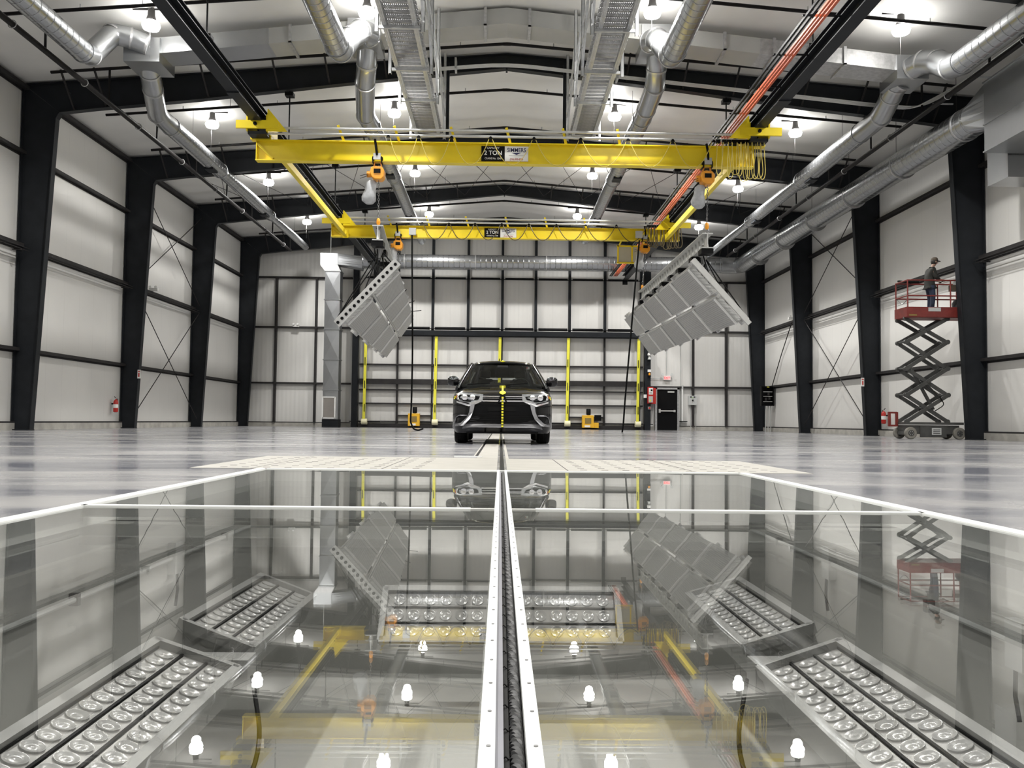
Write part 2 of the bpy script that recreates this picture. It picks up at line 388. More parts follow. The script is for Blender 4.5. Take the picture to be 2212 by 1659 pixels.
# ---- rigid frames
BOT = [(14.05, 9.98), (12.95, 10.12), (9.6, 10.48), (5.1, 11.05), (0, 11.62)]
def rigid_frame(y, label, arms=True):
    t = thing('rigid_frame', label, 'steel frame', (XC, y, 0), 'charcoal steel frames spanning the hall')
    for sg in (-1, 1):
        xo = 15.2; xi = 14.62
        out = [(XC+sg*xo, 0), (XC+sg*xi, 0), (XC+sg*14.14, 9.80), (XC+sg*14.05, 9.98), (XC+sg*xo, 10.86)]
        mb = MB().poly(out, y-0.01, y+0.01)
        # inner and outer flanges, base plate
        mb.sweep((XC+sg*xi, y, 0), (XC+sg*14.14, y, 9.80), [(-0.12, -0.012), (0.12, -0.012), (0.12, 0.012), (-0.12, 0.012)], up=(sg, 0, 0))
        mb.sweep((XC+sg*(xo-0.01), y, 0), (XC+sg*(xo-0.01), y, 10.86), [(-0.12, -0.012), (0.12, -0.012), (0.12, 0.012), (-0.12, 0.012)], up=(sg, 0, 0))
        mb.box(XC+sg*(xi-0.02), XC+sg*xo, y-0.14, y+0.14, 0, 0.03)
        mb.build('column', M['steel'], t)
    for sg in (-1, 1):
        pts = [(XC+sg*a, z) for a, z in BOT]
        out = pts + [(XC, RIDGE-0.03), (XC+sg*15.2, 10.88)]
        mb = MB().poly(out, y-0.01, y+0.01)
        for (a, z), (b, z2) in zip(BOT[:-1], BOT[1:]):
            mb.bar((XC+sg*a, y, z), (XC+sg*b, y, z2), 0.24, 0.024)
        mb.bar((XC+sg*15.18, y, 10.86), (XC, y, RIDGE-0.06), 0.24, 0.024)
        # rounded haunch
        mb.bar((XC+sg*14.15, y, 9.78), (XC+sg*14.03, y, 9.99), 0.24, 0.024, up=(1, 0, 0))
        mb.build('rafter', M['steel'], t)
    # splice plate at the ridge
    MB().box(XC-0.03, XC+0.03, y-0.13, y+0.13, 11.55, 12.0).build('splice_plate', M['steel'], t)
    for sg in (-1, 1):
        for a in (2.3, 3.8, 5.6, 7.2, 9.4, 11.2, 12.6, 13.6):
            x = XC+sg*a; zb = None
            for (a0, z0), (a1, z1) in zip(BOT[:-1], BOT[1:]):
                if a1 <= a <= a0: zb = z1+(z0-z1)*(a-a1)/(a0-a1)
            mb = MB().bar((x, y-0.95, roof(x)-0.06), (x, y-0.02, zb+0.04), 0.05, 0.05)
            mb.build('flange_brace', M['girt'], t)
    return t
FL = ['charcoal rigid steel frame nearest the camera', 'second charcoal rigid frame, behind the nearer yellow crane beam',
      'third charcoal rigid frame, between the two yellow cranes', 'fourth charcoal rigid frame, past the farther yellow crane']
rigid_frame(FRAMES[0], 'charcoal steel frame overhead, out of view above the top edge, before the grey cross duct')  # unseen frame, included to block light under the roof
rigid_frame(FRAMES[1], 'largest charcoal steel frame, just behind the grey cross duct')
rigid_frame(FRAMES[2], 'charcoal steel frame between the two yellow crane beams, rafter just behind the nearer beam')
rigid_frame(FRAMES[3], 'charcoal steel frame just beyond the farther yellow crane beam')
rigid_frame(FRAMES[4], 'smallest charcoal steel frame, standing against the end wall')

# ---- high-bay lamps
def lamp_proto(x, y, z):
    t = thing('high_bay_lamp', 'x', 'ceiling lamp', (x, y, z), 'high bay lamps under the roof')
    MB().lathe([(0.13, 0.10), (0.21, 0.06), (0.235, -0.03), (0.20, -0.12), (0.10, -0.15)], (x, y, z), n=20).build('diffuser', M['lamp'], t)
    MB().lathe([(0.04, 0.44), (0.09, 0.40), (0.10, 0.24), (0.13, 0.14), (0.14, 0.10)], (x, y, z), n=16).build('ballast_housing', M['girt'], t)
    MB().cyl((x, y, z+0.43), (x, y, z+0.62), 0.012, 6).build('hanger', M['girt'], t)
    MB().box(x-0.5, x+0.55, y-0.02, y+0.02, z+0.40, z+0.44).build('mounting_strut', M['pipe'], t)
    MB().cyl((x-0.02, y, z-0.17), (x-0.02, y, z-0.9), 0.0025, 5).build('pull_cord', M['girt'], t)
    return t
rows = [(0.4, 'r'), (7.95, 'r'), (15.56, 'r'), (23.15, 'first'), (30.5, 'second'), (38.0, 'third'), (45.6, 'fourth')]  # nearest row is unseen, put in to brighten the white pit frames
cols = [(-10.4, 10.92, 'far left'), (-3.92, 11.42, 'left centre'), (3.98, 11.42, 'right centre'), (10.5, 10.92, 'far right')]
proto = None
LAMPS = []
for yy_, rn in rows:
    for x, z, cn in cols:
        y = yy_
        if rn == 'r': lb = 'high bay lamp over the near end of the hall, outside the picture'
        else: lb = 'glowing white high bay lamp, %s column, %s row from the camera' % (cn, rn)
        if rn == 'first': x, y = {-10.4: (-9.45, 22.75), -3.92: (-3.72, 22.85), 3.98: (3.95, 22.6), 10.5: (10.5, 22.3)}[x]
        if proto is None: proto = lamp_proto(x, y, z); c = proto; c['label'] = lb
        else: c = place_copy(proto, (x, y, z), lb)
        LAMPS.append((x, y, z))
        if rn == 'r': c['group'] = 'high bay lamps over the near end of the hall'
        else: c['group'] = 'high bay lamps under the roof'
# spot lamps inside the high bays: the downward beam of each fixture
for x, y, z in LAMPS:
        ld = bpy.data.lights.new('high_bay_beam', 'SPOT'); ld.energy = 1500; ld.spot_size = math.radians(156); ld.spot_blend = 0.6
        ld.shadow_soft_size = 0.16; ld.color = (1.0, 0.985, 0.955)
        lo = bpy.data.objects.new('high_bay_beam', ld); col.objects.link(lo); lo.location = (x, y, z-0.22)
ORD = ['first', 'second', 'third', 'fourth', 'fifth', 'sixth', 'seventh', 'eighth', 'ninth', 'tenth', 'eleventh', 'twelfth', 'thirteenth', 'fourteenth', 'fifteenth', 'sixteenth']

def ring_mat(name, axis, period=0.30):
    m = mat(name, (0.40, 0.41, 0.42), 0.26, 0.92, noise=0.05, nscale=1.2); nt = m.node_tree; b = nt.nodes['Principled BSDF']
    tc = nt.nodes.new('ShaderNodeTexCoord'); sx = nt.nodes.new('ShaderNodeSeparateXYZ'); nt.links.new(tc.outputs['Object'], sx.inputs[0])
    mo = nt.nodes.new('ShaderNodeMath'); mo.operation = 'PINGPONG'; mo.inputs[1].default_value = period/2; nt.links.new(sx.outputs[axis], mo.inputs[0])
    mr = nt.nodes.new('ShaderNodeMapRange'); mr.inputs[1].default_value = 0; mr.inputs[2].default_value = 0.022; nt.links.new(mo.outputs[0], mr.inputs[0])
    n = nt.nodes.new('ShaderNodeTexNoise'); n.inputs['Scale'].default_value = 7; nt.links.new(tc.outputs['Object'], n.inputs['Vector'])
    ad = nt.nodes.new('ShaderNodeMath'); ad.operation = 'MULTIPLY_ADD'; ad.inputs[1].default_value = 0.06; nt.links.new(n.outputs['Fac'], ad.inputs[0]); nt.links.new(mr.outputs[0], ad.inputs[2])
    bp = nt.nodes.new('ShaderNodeBump'); bp.inputs['Strength'].default_value = 1.0; bp.inputs['Distance'].default_value = 0.014
    nt.links.new(mr.outputs[0], bp.inputs['Height']); nt.links.new(bp.outputs[0], b.inputs['Normal']); return m
M['ringy'] = ring_mat('spiral_duct_along', 'Y'); M['ringx'] = ring_mat('spiral_duct_across', 'X')

# ---- round ducts
def collar(mb, p, d, r): 
    p = Vector(p); d = Vector(d).normalized(); mb.tube([p-d*0.03, p+d*0.03], r+0.018, 28)
def smooth_path(pts, k=5):
    """round the corners of a polyline"""
    P = [Vector(p) for p in pts]; out = [P[0]]
    for i in range(1, len(P)-1):
        a, b, c = P[i-1], P[i], P[i+1]; la = min((b-a).length, (c-b).length)*0.4
        s = b+(a-b).normalized()*la; e = b+(c-b).normalized()*la
        for j in range(k+1):
            t = j/k; out.append(s*(1-t)**2+b*2*t*(1-t)+e*t*t)
    out.append(P[-1]); return out
def duct_run(label, down, near, x, yend, steps, r0=0.29, rn=0.30, ZD=10.1):
    """one outlet of the cross duct: a far run with reducers"""
    t = thing('ventilation_duct', label, 'duct', (x, 36, ZD), 'round galvanised ducts under the roof')
    MB().tube(smooth_path(down), r0, 28).build('elbow', M['galv'], t)
    y0 = down[-1][1]; r = r0; segs = [y0]+[s for s, _ in steps]+[yend]; rs = [r0]+[q for _, q in steps]
    for i in range(len(segs)-1):
        a, b = segs[i], segs[i+1]
        mb = MB().tube([(x, a, ZD), (x, b, ZD)], rs[i], 32)
        mb.build('duct_section', M['ringy'], t)
        if i < len(segs)-2:
            MB().tube([(x, b-0.02, ZD), (x, b, ZD), (x, b+0.25, ZD)], [rs[i]+0.012, rs[i]+0.012, rs[i+1]+0.01], 32).build('reducer', M['galv'], t)
            mb = MB(); mb.box(x-0.16, x+0.16, b-1.3, b-0.75, ZD-rs[i]-0.03, ZD-rs[i]+0.06); mb.build('air_register', M['steel'], t)
        collar_mb = MB(); collar(collar_mb, (x, a+0.02, ZD), (0, 1, 0), rs[i]); collar_mb.build('collar', M['galv'], t)
    for i in range(len(down)-1):
        mb = MB(); collar(mb, down[i], Vector(down[i+1])-Vector(down[i]), r0-0.005); mb.build('collar', M['galvd'], t)
    for yy in [z for z in range(int(y0)+2, int(yend), 5)]:
        MB().cyl((x, yy, ZD), (x, yy, roof(x)-0.02), 0.006, 5).build('hanger_rod', M['girt'], t)
    return t
duct_run('far left round galvanised duct stepping narrower towards the end wall', [(-10.2, 24.5, 10.62), (-10.25, 24.7, 10.4), (-10.4, 25.3, 10.15), (-10.9, 26.9, 9.97), (-10.9, 28.0, 9.96)], None, -10.9, 47.6, [(33.0, 0.235), (40.3, 0.18)], ZD=9.96)
duct_run('round galvanised duct left of the centre, behind the left cable tray walkway', [(-3.95, 24.45, 11.1), (-3.98, 24.6, 10.7), (-4.1, 25.1, 10.35), (-4.4, 27.1, 10.1), (-4.35, 28.0, 10.1)], None, -4.35, 46.2, [(34.0, 0.25), (41.0, 0.21)])
duct_run('round galvanised duct right of the centre, behind the right cable tray walkway', [(4.4, 24.45, 11.1), (4.42, 24.6, 10.7), (4.45, 25.0, 10.35), (4.4, 26.2, 10.1), (4.4, 27.0, 10.1)], None, 4.4, 45.6, [(34.0, 0.25), (41.0, 0.21)])
duct_run('far right round galvanised duct stepping narrower, above the thick wall duct', [(11.5, 24.45, 10.4), (11.45, 24.6, 10.35), (11.5, 25.1, 10.2), (11.6, 26.0, 9.91), (11.6, 27.5, 9.9)], None, 11.6, 47.9, [(33.0, 0.25), (40.0, 0.19)], r0=0.31, ZD=9.9)
def near_run(label, pts, r):
    t = thing('ventilation_duct', label, 'duct', (pts[-1][0], 18, 10.1), 'round galvanised ducts under the roof')
    k = len(pts)-1
    MB().tube(smooth_path(pts[:k]), r, 30).build('elbow', M['galv'], t)
    MB().tube([pts[k-1], pts[k]], r, 32).build('duct_section', M['ringy'], t)
    for i in range(k-1):
        mb = MB(); collar(mb, pts[i], Vector(pts[i+1])-Vector(pts[i]), r-0.004); mb.build('collar', M['galvd'], t)
    mb = MB(); collar(mb, pts[k-1], Vector(pts[k])-Vector(pts[k-1]), r); mb.build('collar', M['galv'], t)
near_run('galvanised duct with a bright raised elbow, running out of the top left corner', [(-9.95, 23.75, 10.8), (-10.35, 23.6, 10.92), (-10.75, 23.4, 10.95), (-11.05, 22.8, 10.1), (-11.05, 22.4, 10.0), (-11.05, 9, 9.97)], 0.28)
near_run('galvanised duct dropping from a bright elbow left of the left walkway, top edge', [(-3.75, 23.8, 11.2), (-3.95, 23.4, 11.15), (-4.2, 23.0, 10.75), (-4.3, 22.4, 10.15), (-4.35, 22.0, 10.1), (-4.35, 9, 10.1)], 0.31)
near_run('galvanised duct dropping from a bright elbow right of the right walkway, top edge', [(4.1, 23.8, 11.15), (4.2, 23.4, 11.05), (4.3, 23.0, 10.7), (4.4, 22.4, 10.15), (4.42, 22.0, 10.1), (4.42, 9, 10.1)], 0.31)
near_run('galvanised duct running out of the top right corner beside the thin conduits', [(11.5, 23.8, 10.5), (11.65, 23.5, 10.55), (11.85, 23.1, 10.4), (11.9, 22.5, 10.0), (11.95, 22.0, 9.92), (12.2, 9, 9.85)], 0.32)

# ---- the big cross duct under the roof
t = thing('cross_duct', 'long rectangular supply duct crossing under the roof, before the largest frame', 'duct', (0, 24.2, 11.5))
def cz(x): return 11.62-0.106*abs(x)
for xa, xb, m in ((-9.9, -6.6, 'galv'), (-6.6, -2.6, 'duct_white'), (-2.6, 0.08, 'duct_white'), (0.08, 2.8, 'duct_white'), (2.8, 7.2, 'duct_white'), (7.2, 11.7, 'galvd')):
    mb = MB(); v = []
    for x in (xa, xb):
        z = cz(x); v += [(x, 23.8, z), (x, 24.7, z), (x, 24.7, z+0.45), (x, 23.8, z+0.45)]
    mb.add(v, [(0,1,5,4), (1,2,6,5), (2,3,7,6), (3,0,4,7), (3,2,1,0), (4,5,6,7)])
    mb.build('duct_section', M[m], t)
for x in (-8.4, -6.0, -5.0, -0.55, 0.7, 2.6, 6.2, 7.6, 9.6):
    mb = MB(); z = cz(x); mb.box(x-0.04, x+0.04, 23.74, 23.8, z-0.05, z+0.48); mb.box(x-0.04, x+0.04, 23.74, 24.76, z-0.06, z); mb.build('hanger_strap', M['galvd'], t)
for x, w_ in ((-10.1, 0.5), (-3.95, 0.45), (4.3, 0.45), (11.5, 0.45)):
    z = cz(x); mb = MB()
    mb.box(x-w_, x+w_, 23.72, 24.85, z-0.22, z+0.46); mb.build('branch_box', M['galv'], t)

# ---- thick wall duct: along the right wall, across the end wall, down to the floor
t = thing('return_duct', 'thickest round galvanised duct, along the right wall and across the end wall', 'duct', (13.5, 40, 9.2))
R = 0.46
MB().tube([(13.45, 24.0, 9.18), (13.45, 47.45, 9.32)], R, 40).build('duct_section', M['ringy'], t)
MB().tube(smooth_path([(13.45, 47.45, 9.32), (13.45, 48.5, 9.40), (12.4, 48.5, 9.40)], 8), R*0.99, 40).build('elbow', M['galv'], t)
MB().tube([(12.4, 48.5, 9.40), (-7.85, 48.5, 9.37)], 0.42, 40).build('duct_section', M['ringx'], t)
for y in (24.6, 28.5, 32.5, 36.5, 40.5, 44.5):
    mb = MB(); collar(mb, (13.45, y, 9.18), (0, 1, 0), R); mb.build('collar', M['galvd'], t)
    MB().cyl((13.45, y+0.5, 9.18), (13.45, y+0.5, roof(13.45)-0.02), 0.008, 5).build('hanger_rod', M['girt'], t)
for x in (10.5, 6.5, 2.5, -1.5, -5.5):
    mb = MB(); collar(mb, (x, 48.5, 9.385), (1, 0, 0), 0.42); mb.build('collar', M['galvd'], t)
# near end: transition to the metal plenum at the top right
mb = MB(); n = 24; v = []
for j in range(n):
    a = 2*PI*j/n; v.append((13.45+R*math.cos(a), 24.0, 9.18+R*math.sin(a)))
for j in range(n):
    a = 2*PI*j/n; c, s_ = math.cos(a), math.sin(a); k = 1/max(abs(c), abs(s_)); v.append((13.85+0.62*c*k, 23.2, 9.25+0.62*s_*k))
mb.add(v, [(j, (j+1) % n, n+(j+1) % n, n+j) for j in range(n)]); mb.add(v, [tuple(range(n)), tuple(range(n, 2*n))])
mb.build('transition', M['galv'], t)
RISER_BEGIN = set(bpy.data.objects.keys())
# far left: tapered piece, head box and the tall square riser
tt = thing('square_duct_riser', 'tall square galvanised duct standing on the floor left of the yellow-strapped door', 'duct', (-9.1, 47.35, 0))
MB().box(-9.85, -8.9, 46.9, 47.8, 8.78, 9.42).build('head_box', M['galv'], tt)
mb = MB(); v = []
for j in range(n):
    a = 2*PI*j/n; v.append((-7.6, 47.35+0.42*math.cos(a), 8.95+0.42*math.sin(a)))
for j in range(n):
    a = 2*PI*j/n; c, s_ = math.cos(a), math.sin(a); k = 1/max(abs(c), abs(s_)); v.append((-8.9, 47.35+0.42*c*k, 9.1+0.3*s_*k))
mb.add(v, [(j, (j+1) % n, n+(j+1) % n, n+j) for j in range(n)]); mb.add(v, [tuple(range(n)), tuple(range(n, 2*n))]); mb.build('transition', M['galv'], tt)
mb = MB(); v = [(-9.85, 46.9, 8.78), (-8.9, 46.9, 8.78), (-8.9, 47.8, 8.78), (-9.85, 47.8, 8.78), (-9.6, 46.92, 8.45), (-8.75, 46.92, 8.45), (-8.75, 47.78, 8.45), (-9.6, 47.78, 8.45)]
mb.add(v, [(0,1,5,4), (1,2,6,5), (2,3,7,6), (3,0,4,7), (0,3,2,1), (4,5,6,7)]); mb.build('transition', M['galvd'], tt)
zs = [8.45, 6.9, 5.28, 3.65, 2.0, 0.42]
for i in range(5):
    a, b = zs[i], zs[i+1]; mb = MB()
    v = [(-9.58, 46.95, b), (-8.76, 46.95, b), (-8.76, 47.76, b), (-9.58, 47.76, b), (-9.58, 46.95, a), (-8.76, 46.95, a), (-8.76, 47.76, a), (-9.58, 47.76, a), (-9.17, 46.915, (a+b)/2)]
    mb.add(v, [(0,1,8), (1,5,8), (5,4,8), (4,0,8), (1,2,6,5), (2,3,7,6), (3,0,4,7), (0,3,2,1), (4,5,6,7)]); mb.build('duct_section', M['galv'], tt)
    MB().box(-9.62, -8.72, 46.9, 47.8, a-0.03, a+0.02).build('flange', M['galv'], tt)
MB().box(-9.6, -8.74, 46.93, 47.78, 0, 0.42).build('base', M['steel'], tt)
mb = MB()
for a in (-9.56, -8.9): mb.box(a-0.035, a+0.035, 46.82, 46.93, 0.46, 1.62)
for a in (0.46, 1.58): mb.box(-9.56, -8.9, 46.82, 46.93, a, a+0.06)
g = mb.build('grille_frame', M['white'], tt); mb = MB().box(-9.53, -8.93, 46.9, 46.93, 0.5, 1.6)
for k in range(22): mb.box(-9.53, -8.93, 46.85, 46.92, 0.54+k*0.048, 0.556+k*0.048)
mb.build('louvres', M['louvre'], g)
MB().cyl((-9.37, 47.3, 9.42), (-9.37, 47.3, roof(-9.37)-0.7), 0.02, 8).build('hanger_rod', M['white'], tt)

for o in list(bpy.data.objects):
    if o.name not in RISER_BEGIN and o.type == 'MESH' and o.parent:
        o.data.transform(Matrix.Diagonal((1.033, 1.0, 1.033, 1)))
tt.location = (-9.4, 48.5, 0)
# ---- metal plenum boxes hanging at the top right
t = thing('duct_plenum', 'square galvanised plenum box cut by the right edge of the picture', 'duct', (14.2, 22.4, 9))
MB().box(13.2, 14.45, 21.3, 23.2, 7.95, 9.9).build('box_body', M['galv'], t)
for z in (7.95, 8.7, 9.87): MB().box(13.17, 14.48, 21.27, 23.23, z-0.02, z+0.02).build('flange', M['galv'], t)
MB().box(13.9, 15.2, 23.3, 24.3, 7.3, 8.3).build('lower_box', M['galv'], t)
# ---- crane runways
def runway(xc, label):
    t = thing('crane_runway', label, 'crane rail', (xc, 30, 8.6), 'crane runways hung from the frames')
    MB().ibeam((xc, 4, 8.74), (xc, 49.3, 8.74), 0.30, 0.30, 0.025, 0.02).build('rail_beam', M['steel'], t)
    MB().ibeam((xc, 4, 8.98), (xc, 47.9, 8.98), 0.22, 0.18, 0.02, 0.02).build('top_channel', M['steel'], t)
    for y in FRAMES[:4]:
        xx = xc+(0.16 if xc < 0 else -0.16)*0
        MB().cyl((xx, y, 9.05), (xx, y, 10.8), 0.022, 8).build('hanger_rod', M['black'], t)
        MB().box(xx-0.13, xx+0.13, y-0.13, y+0.13, 10.62, 10.74).build('clamp', M['black'], t)
        MB().box(xx-0.12, xx+0.12, y-0.1, y+0.1, 9.06, 9.14).build('clamp', M['black'], t)
    for y in (21.5, 29.2, 36.8, 44.4):
        MB().box(xc-0.16, xc+0.16, y-0.18, y+0.18, 8.56, 8.60).build('splice_plate', M['steel'], t)
    MB().box(xc-0.14, xc+0.14, 49.2, 49.32, 8.35, 8.6).build('end_stop', M['black'], t)
    return t
runway(-6.78, 'left charcoal crane runway beam, hung on thin rods')
runway(7.08, 'right charcoal crane runway beam, beside the orange conductor bars')
t = thing('conductor_rail', 'bundle of orange conductor bars running beside the right crane runway', 'power rail', (6.55, 30, 9))
for i, (dx, m) in enumerate(((0.0, 'orail'), (0.085, 'orail'), (0.17, 'orail'), (-0.12, 'black'), (-0.22, 'black'))):
    MB().box(6.42+dx-0.022, 6.42+dx+0.022, 4, 49.2, 8.80, 8.86).build('conductor_bar', M[m], t)
for y in [6+1.9*k for k in range(23)]:
    MB().box(6.15, 6.96, y-0.02, y+0.02, 8.86, 8.89).build('bracket', M['black'], t)

# ---- bridge cranes
def sag(p, q, d, n=14):
    p = Vector(p); q = Vector(q)
    return [p.lerp(q, k/n)-Vector((0, 0, d*4*(k/n)*(1-k/n))) for k in range(n+1)]
def crane(y, z0, z1, xl, xr, label, apex, bund, cm, sg, brackets, sagd, bund_d, tilt=0.0):
    t = thing('bridge_crane', label, 'crane', (0, y, z0), 'yellow bridge cranes')
    w_ = 0.26
    gir = MB().ibeam((xl, y, (z0+z1)/2), (xr, y, (z0+z1)/2), w_, z1-z0, 0.03, 0.02).build('girder', M['yellow'], t)
    for x in (xl+0.02, xr-0.02):
        MB().box(x-0.012, x+0.012, y-0.12, y+0.12, z0+0.03, z1-0.03).build('end_plate', M['yellow'], gir)
    for s, x in ((1, xl), (-1, xr)):
        mb = MB().add([(x+s*0.02, y-0.02, z1-0.05), (x+s*0.5, y-0.02, z0+0.03), (x+s*0.38, y-0.02, z0+0.03), (x+s*0.02, y-0.02, z1-0.22)], [(0,1,2,3)])
        mb = MB().sweep((x+s*0.03, y-0.06, z1-0.1), (x+s*0.48, y-0.06, z0+0.06), [(-0.04,-0.03),(0.04,-0.03),(0.04,0.03),(-0.04,0.03)])
        mb.build('gusset', M['yellow'], gir)
    for xc in (-6.78, 7.08):
        s = 1 if xc < 0 else -1
        # end truck: plates either side of the rail flange with wheels
        mb = MB()
        for dx in (-0.27, 0.27): mb.box(xc+dx-0.02, xc+dx+0.02, y-0.55, y+0.55, z1+0.1, 8.78)
        mb.box(xc-0.29, xc+0.29, y-0.12, y+0.12, z1, z1+0.12)
        mb.box(xc-0.55, xc+0.6, y-0.62, y-0.55, 8.38, 8.60)
        et = mb.build('end_truck', M['yellow'], t)
        MB().poly([(xc+s*0.0+s*0.3, 8.3), (xc+s*0.85, 8.3), (xc+s*0.33, 8.92), (xc+s*0.3, 8.92)], y-0.6, y-0.57).build('gusset', M['yellow'], et)
        for dx in (-0.2, 0.2):
            for dy in (-0.4, 0.4):
                MB().cyl((xc+dx-0.03, y+dy, 8.68), (xc+dx+0.03, y+dy, 8.68), 0.07, 16).build('wheel', M['black'], et)
        MB().cyl((xc-0.02, y-0.66, 8.5), (xc-0.02, y-0.62, 8.5), 0.05, 14).build('bumper', M['rubber'], et)
        MB().box(xc-0.25, xc+0.25, y-0.52, y+0.5, z1+0.02, z1+0.1).build('spacer', M['steel'], et)
    # festoon tracks with brackets
    yt = y-0.32
    for zz in (z1+0.10, z1+0.26):
        MB().cyl((xl-0.15, yt, zz), (xr+0.1, yt, zz), 0.035, 10).build('festoon_track', M['alu'], t)
    for x in brackets:
        MB().bar((x, y-0.02, z1), (x-0.12, yt, z1+0.36), 0.07, 0.03, up=(0, 1, 0)).build('track_bracket', M['yellow'], t)
    f = MB()
    for a, b in zip(apex[:-1], apex[1:]):
        f.tube(sag((a+0.05, yt-0.02, z1+0.02), (b-0.05, yt-0.02, z1+0.02), sagd), sg, 6)
    fo = f.build('festoon_cable', M[cm], t)
    for a in apex:
        MB().poly([(a-0.06, z1+0.03), (a+0.06, z1+0.03), (a+0.02, z1+0.10), (a-0.02, z1+0.10)], yt-0.04, yt).build('cable_trolley', M['black'], fo)
    rnd = random.Random(3)
    for k, x in enumerate(bund):
        dpt = bund_d*(0.9+0.2*rnd.random())
        pts = []
        x0 = x; x1 = x+0.10+0.05*rnd.random()
        for j in range(17):
            a = PI*j/16; tt_ = j/16
            xx = x0+(x1-x0)*tt_-0.09*math.sin(2*PI*tt_)*(1 if k % 2 else .6)
            zz = z1+0.02-dpt*math.sin(a)**0.55
            pts.append((xx, yt-0.05-0.02*(k % 3), zz))
        MB().tube(pts, sg*1.15, 6).build('cable_loop', M[cm], t)
        MB().box(x0-0.03, x0+0.09, yt-0.06, yt+0.02, z1+0.0, z1+0.10).build('cable_trolley', M['black'], t)
    # signs on the web
    ys = y-0.02; h = (z1-z0)*0.72; zc = (z0+z1)/2+0.01; wS = 0.66; x0 = -0.62
    if y > 30: h = (z1-z0)*0.78; x0 = -0.75
    s1 = MB().box(x0, x0+wS, ys-0.018, ys, zc-h/2, zc+h/2).build('capacity_sign', M['black'], t)
    s2 = MB().box(x0+wS, x0+2*wS, ys-0.018, ys, zc-h/2, zc+h/2).build('maker_sign', M['white'], t)
    rx = (PI/2, 0, 0); yy = ys-0.02; cx = x0+wS/2
    text('lettering', 'CAPACITY', 0.075, (cx, yy, zc+h*0.37), rx, M['white'], s1)
    text('lettering', '2 TON', 0.17, (cx, yy, zc+h*0.04), rx, M['white'], s1)
    text('lettering', 'CRANE No. 1240', 0.075, (cx, yy, zc-h*0.33), rx, M['white'], s1, squash=0.85)
    cx += wS
    text('lettering', 'SIMMERS', 0.165, (cx, yy, zc+h*0.24), rx, M['navy'], s2, squash=0.84)
    MB().poly([(cx-0.13, zc+h*0.07), (cx+0.13, zc+h*0.07), (cx, zc-h*0.07)], yy-0.002, yy).build('emblem', M['navy'], s2)
    text('lettering', '(716) 532-0760', 0.075, (cx, yy, zc-h*0.36), rx, M['red'], s2, squash=0.8)
    MB().box(cx-0.22, cx+0.22, yy, yy+0.004, zc-h*0.14, zc-h*0.10).build('small_print', M['grey'], s2)
    return t
M['navy'] = mat('navy_ink', (0.01, 0.01, 0.08), 0.5)
def ux(u, y): return (u-1081)*y/1864
crane(24.0, 7.64, 8.23, -6.92, 7.06, 'nearer and larger yellow bridge crane girder with capacity sign', [ux(u, 23.7)+0.06 for u in (825, 891, 963, 1048, 1143, 1245, 1349, 1447, 1537)],
      [5.95, 6.12, 6.25, 6.38, 6.5, 6.6, 6.7, 6.8, 6.92, 7.03, 7.15], 'cable_y', 0.010, [ux(u, 24)+0.08 for u in (727, 848, 970, 1090, 1212, 1330)], 0.72, 1.0)
crane(35.4, 7.95, 8.44, -7.05, 7.32, 'farther and smaller yellow bridge crane girder with capacity sign', [ux(u, 35.1)+0.06 for u in (903, 961, 1018, 1076, 1135, 1195, 1259, 1326, 1394)],
      [5.98, 6.1, 6.22, 6.36, 6.5, 6.64, 6.78, 6.92, 7.05, 7.18], 'cable_b', 0.017, [ux(u, 35.4)+0.08 for u in (835, 918, 1003, 1089, 1174, 1259)], 0.62, 0.85)
for x, lb in ((-6.42, 'yellow tie beam joining the two cranes on the left'), (6.72, 'yellow tie beam joining the two cranes on the right')):
    tb = thing('tie_beam', lb, 'beam', (x, 29.7, 7.9), 'yellow tie beams between the cranes')
    MB().box(x-0.07, x+0.07, 24.15, 35.25, 7.92, 8.12).build('beam', M['yellow'], tb)
    for y in (24.3, 35.1): MB().box(x-0.12, x+0.12, y-0.02, y+0.02, 7.86, 8.18).build('end_plate', M['yellow'], tb)

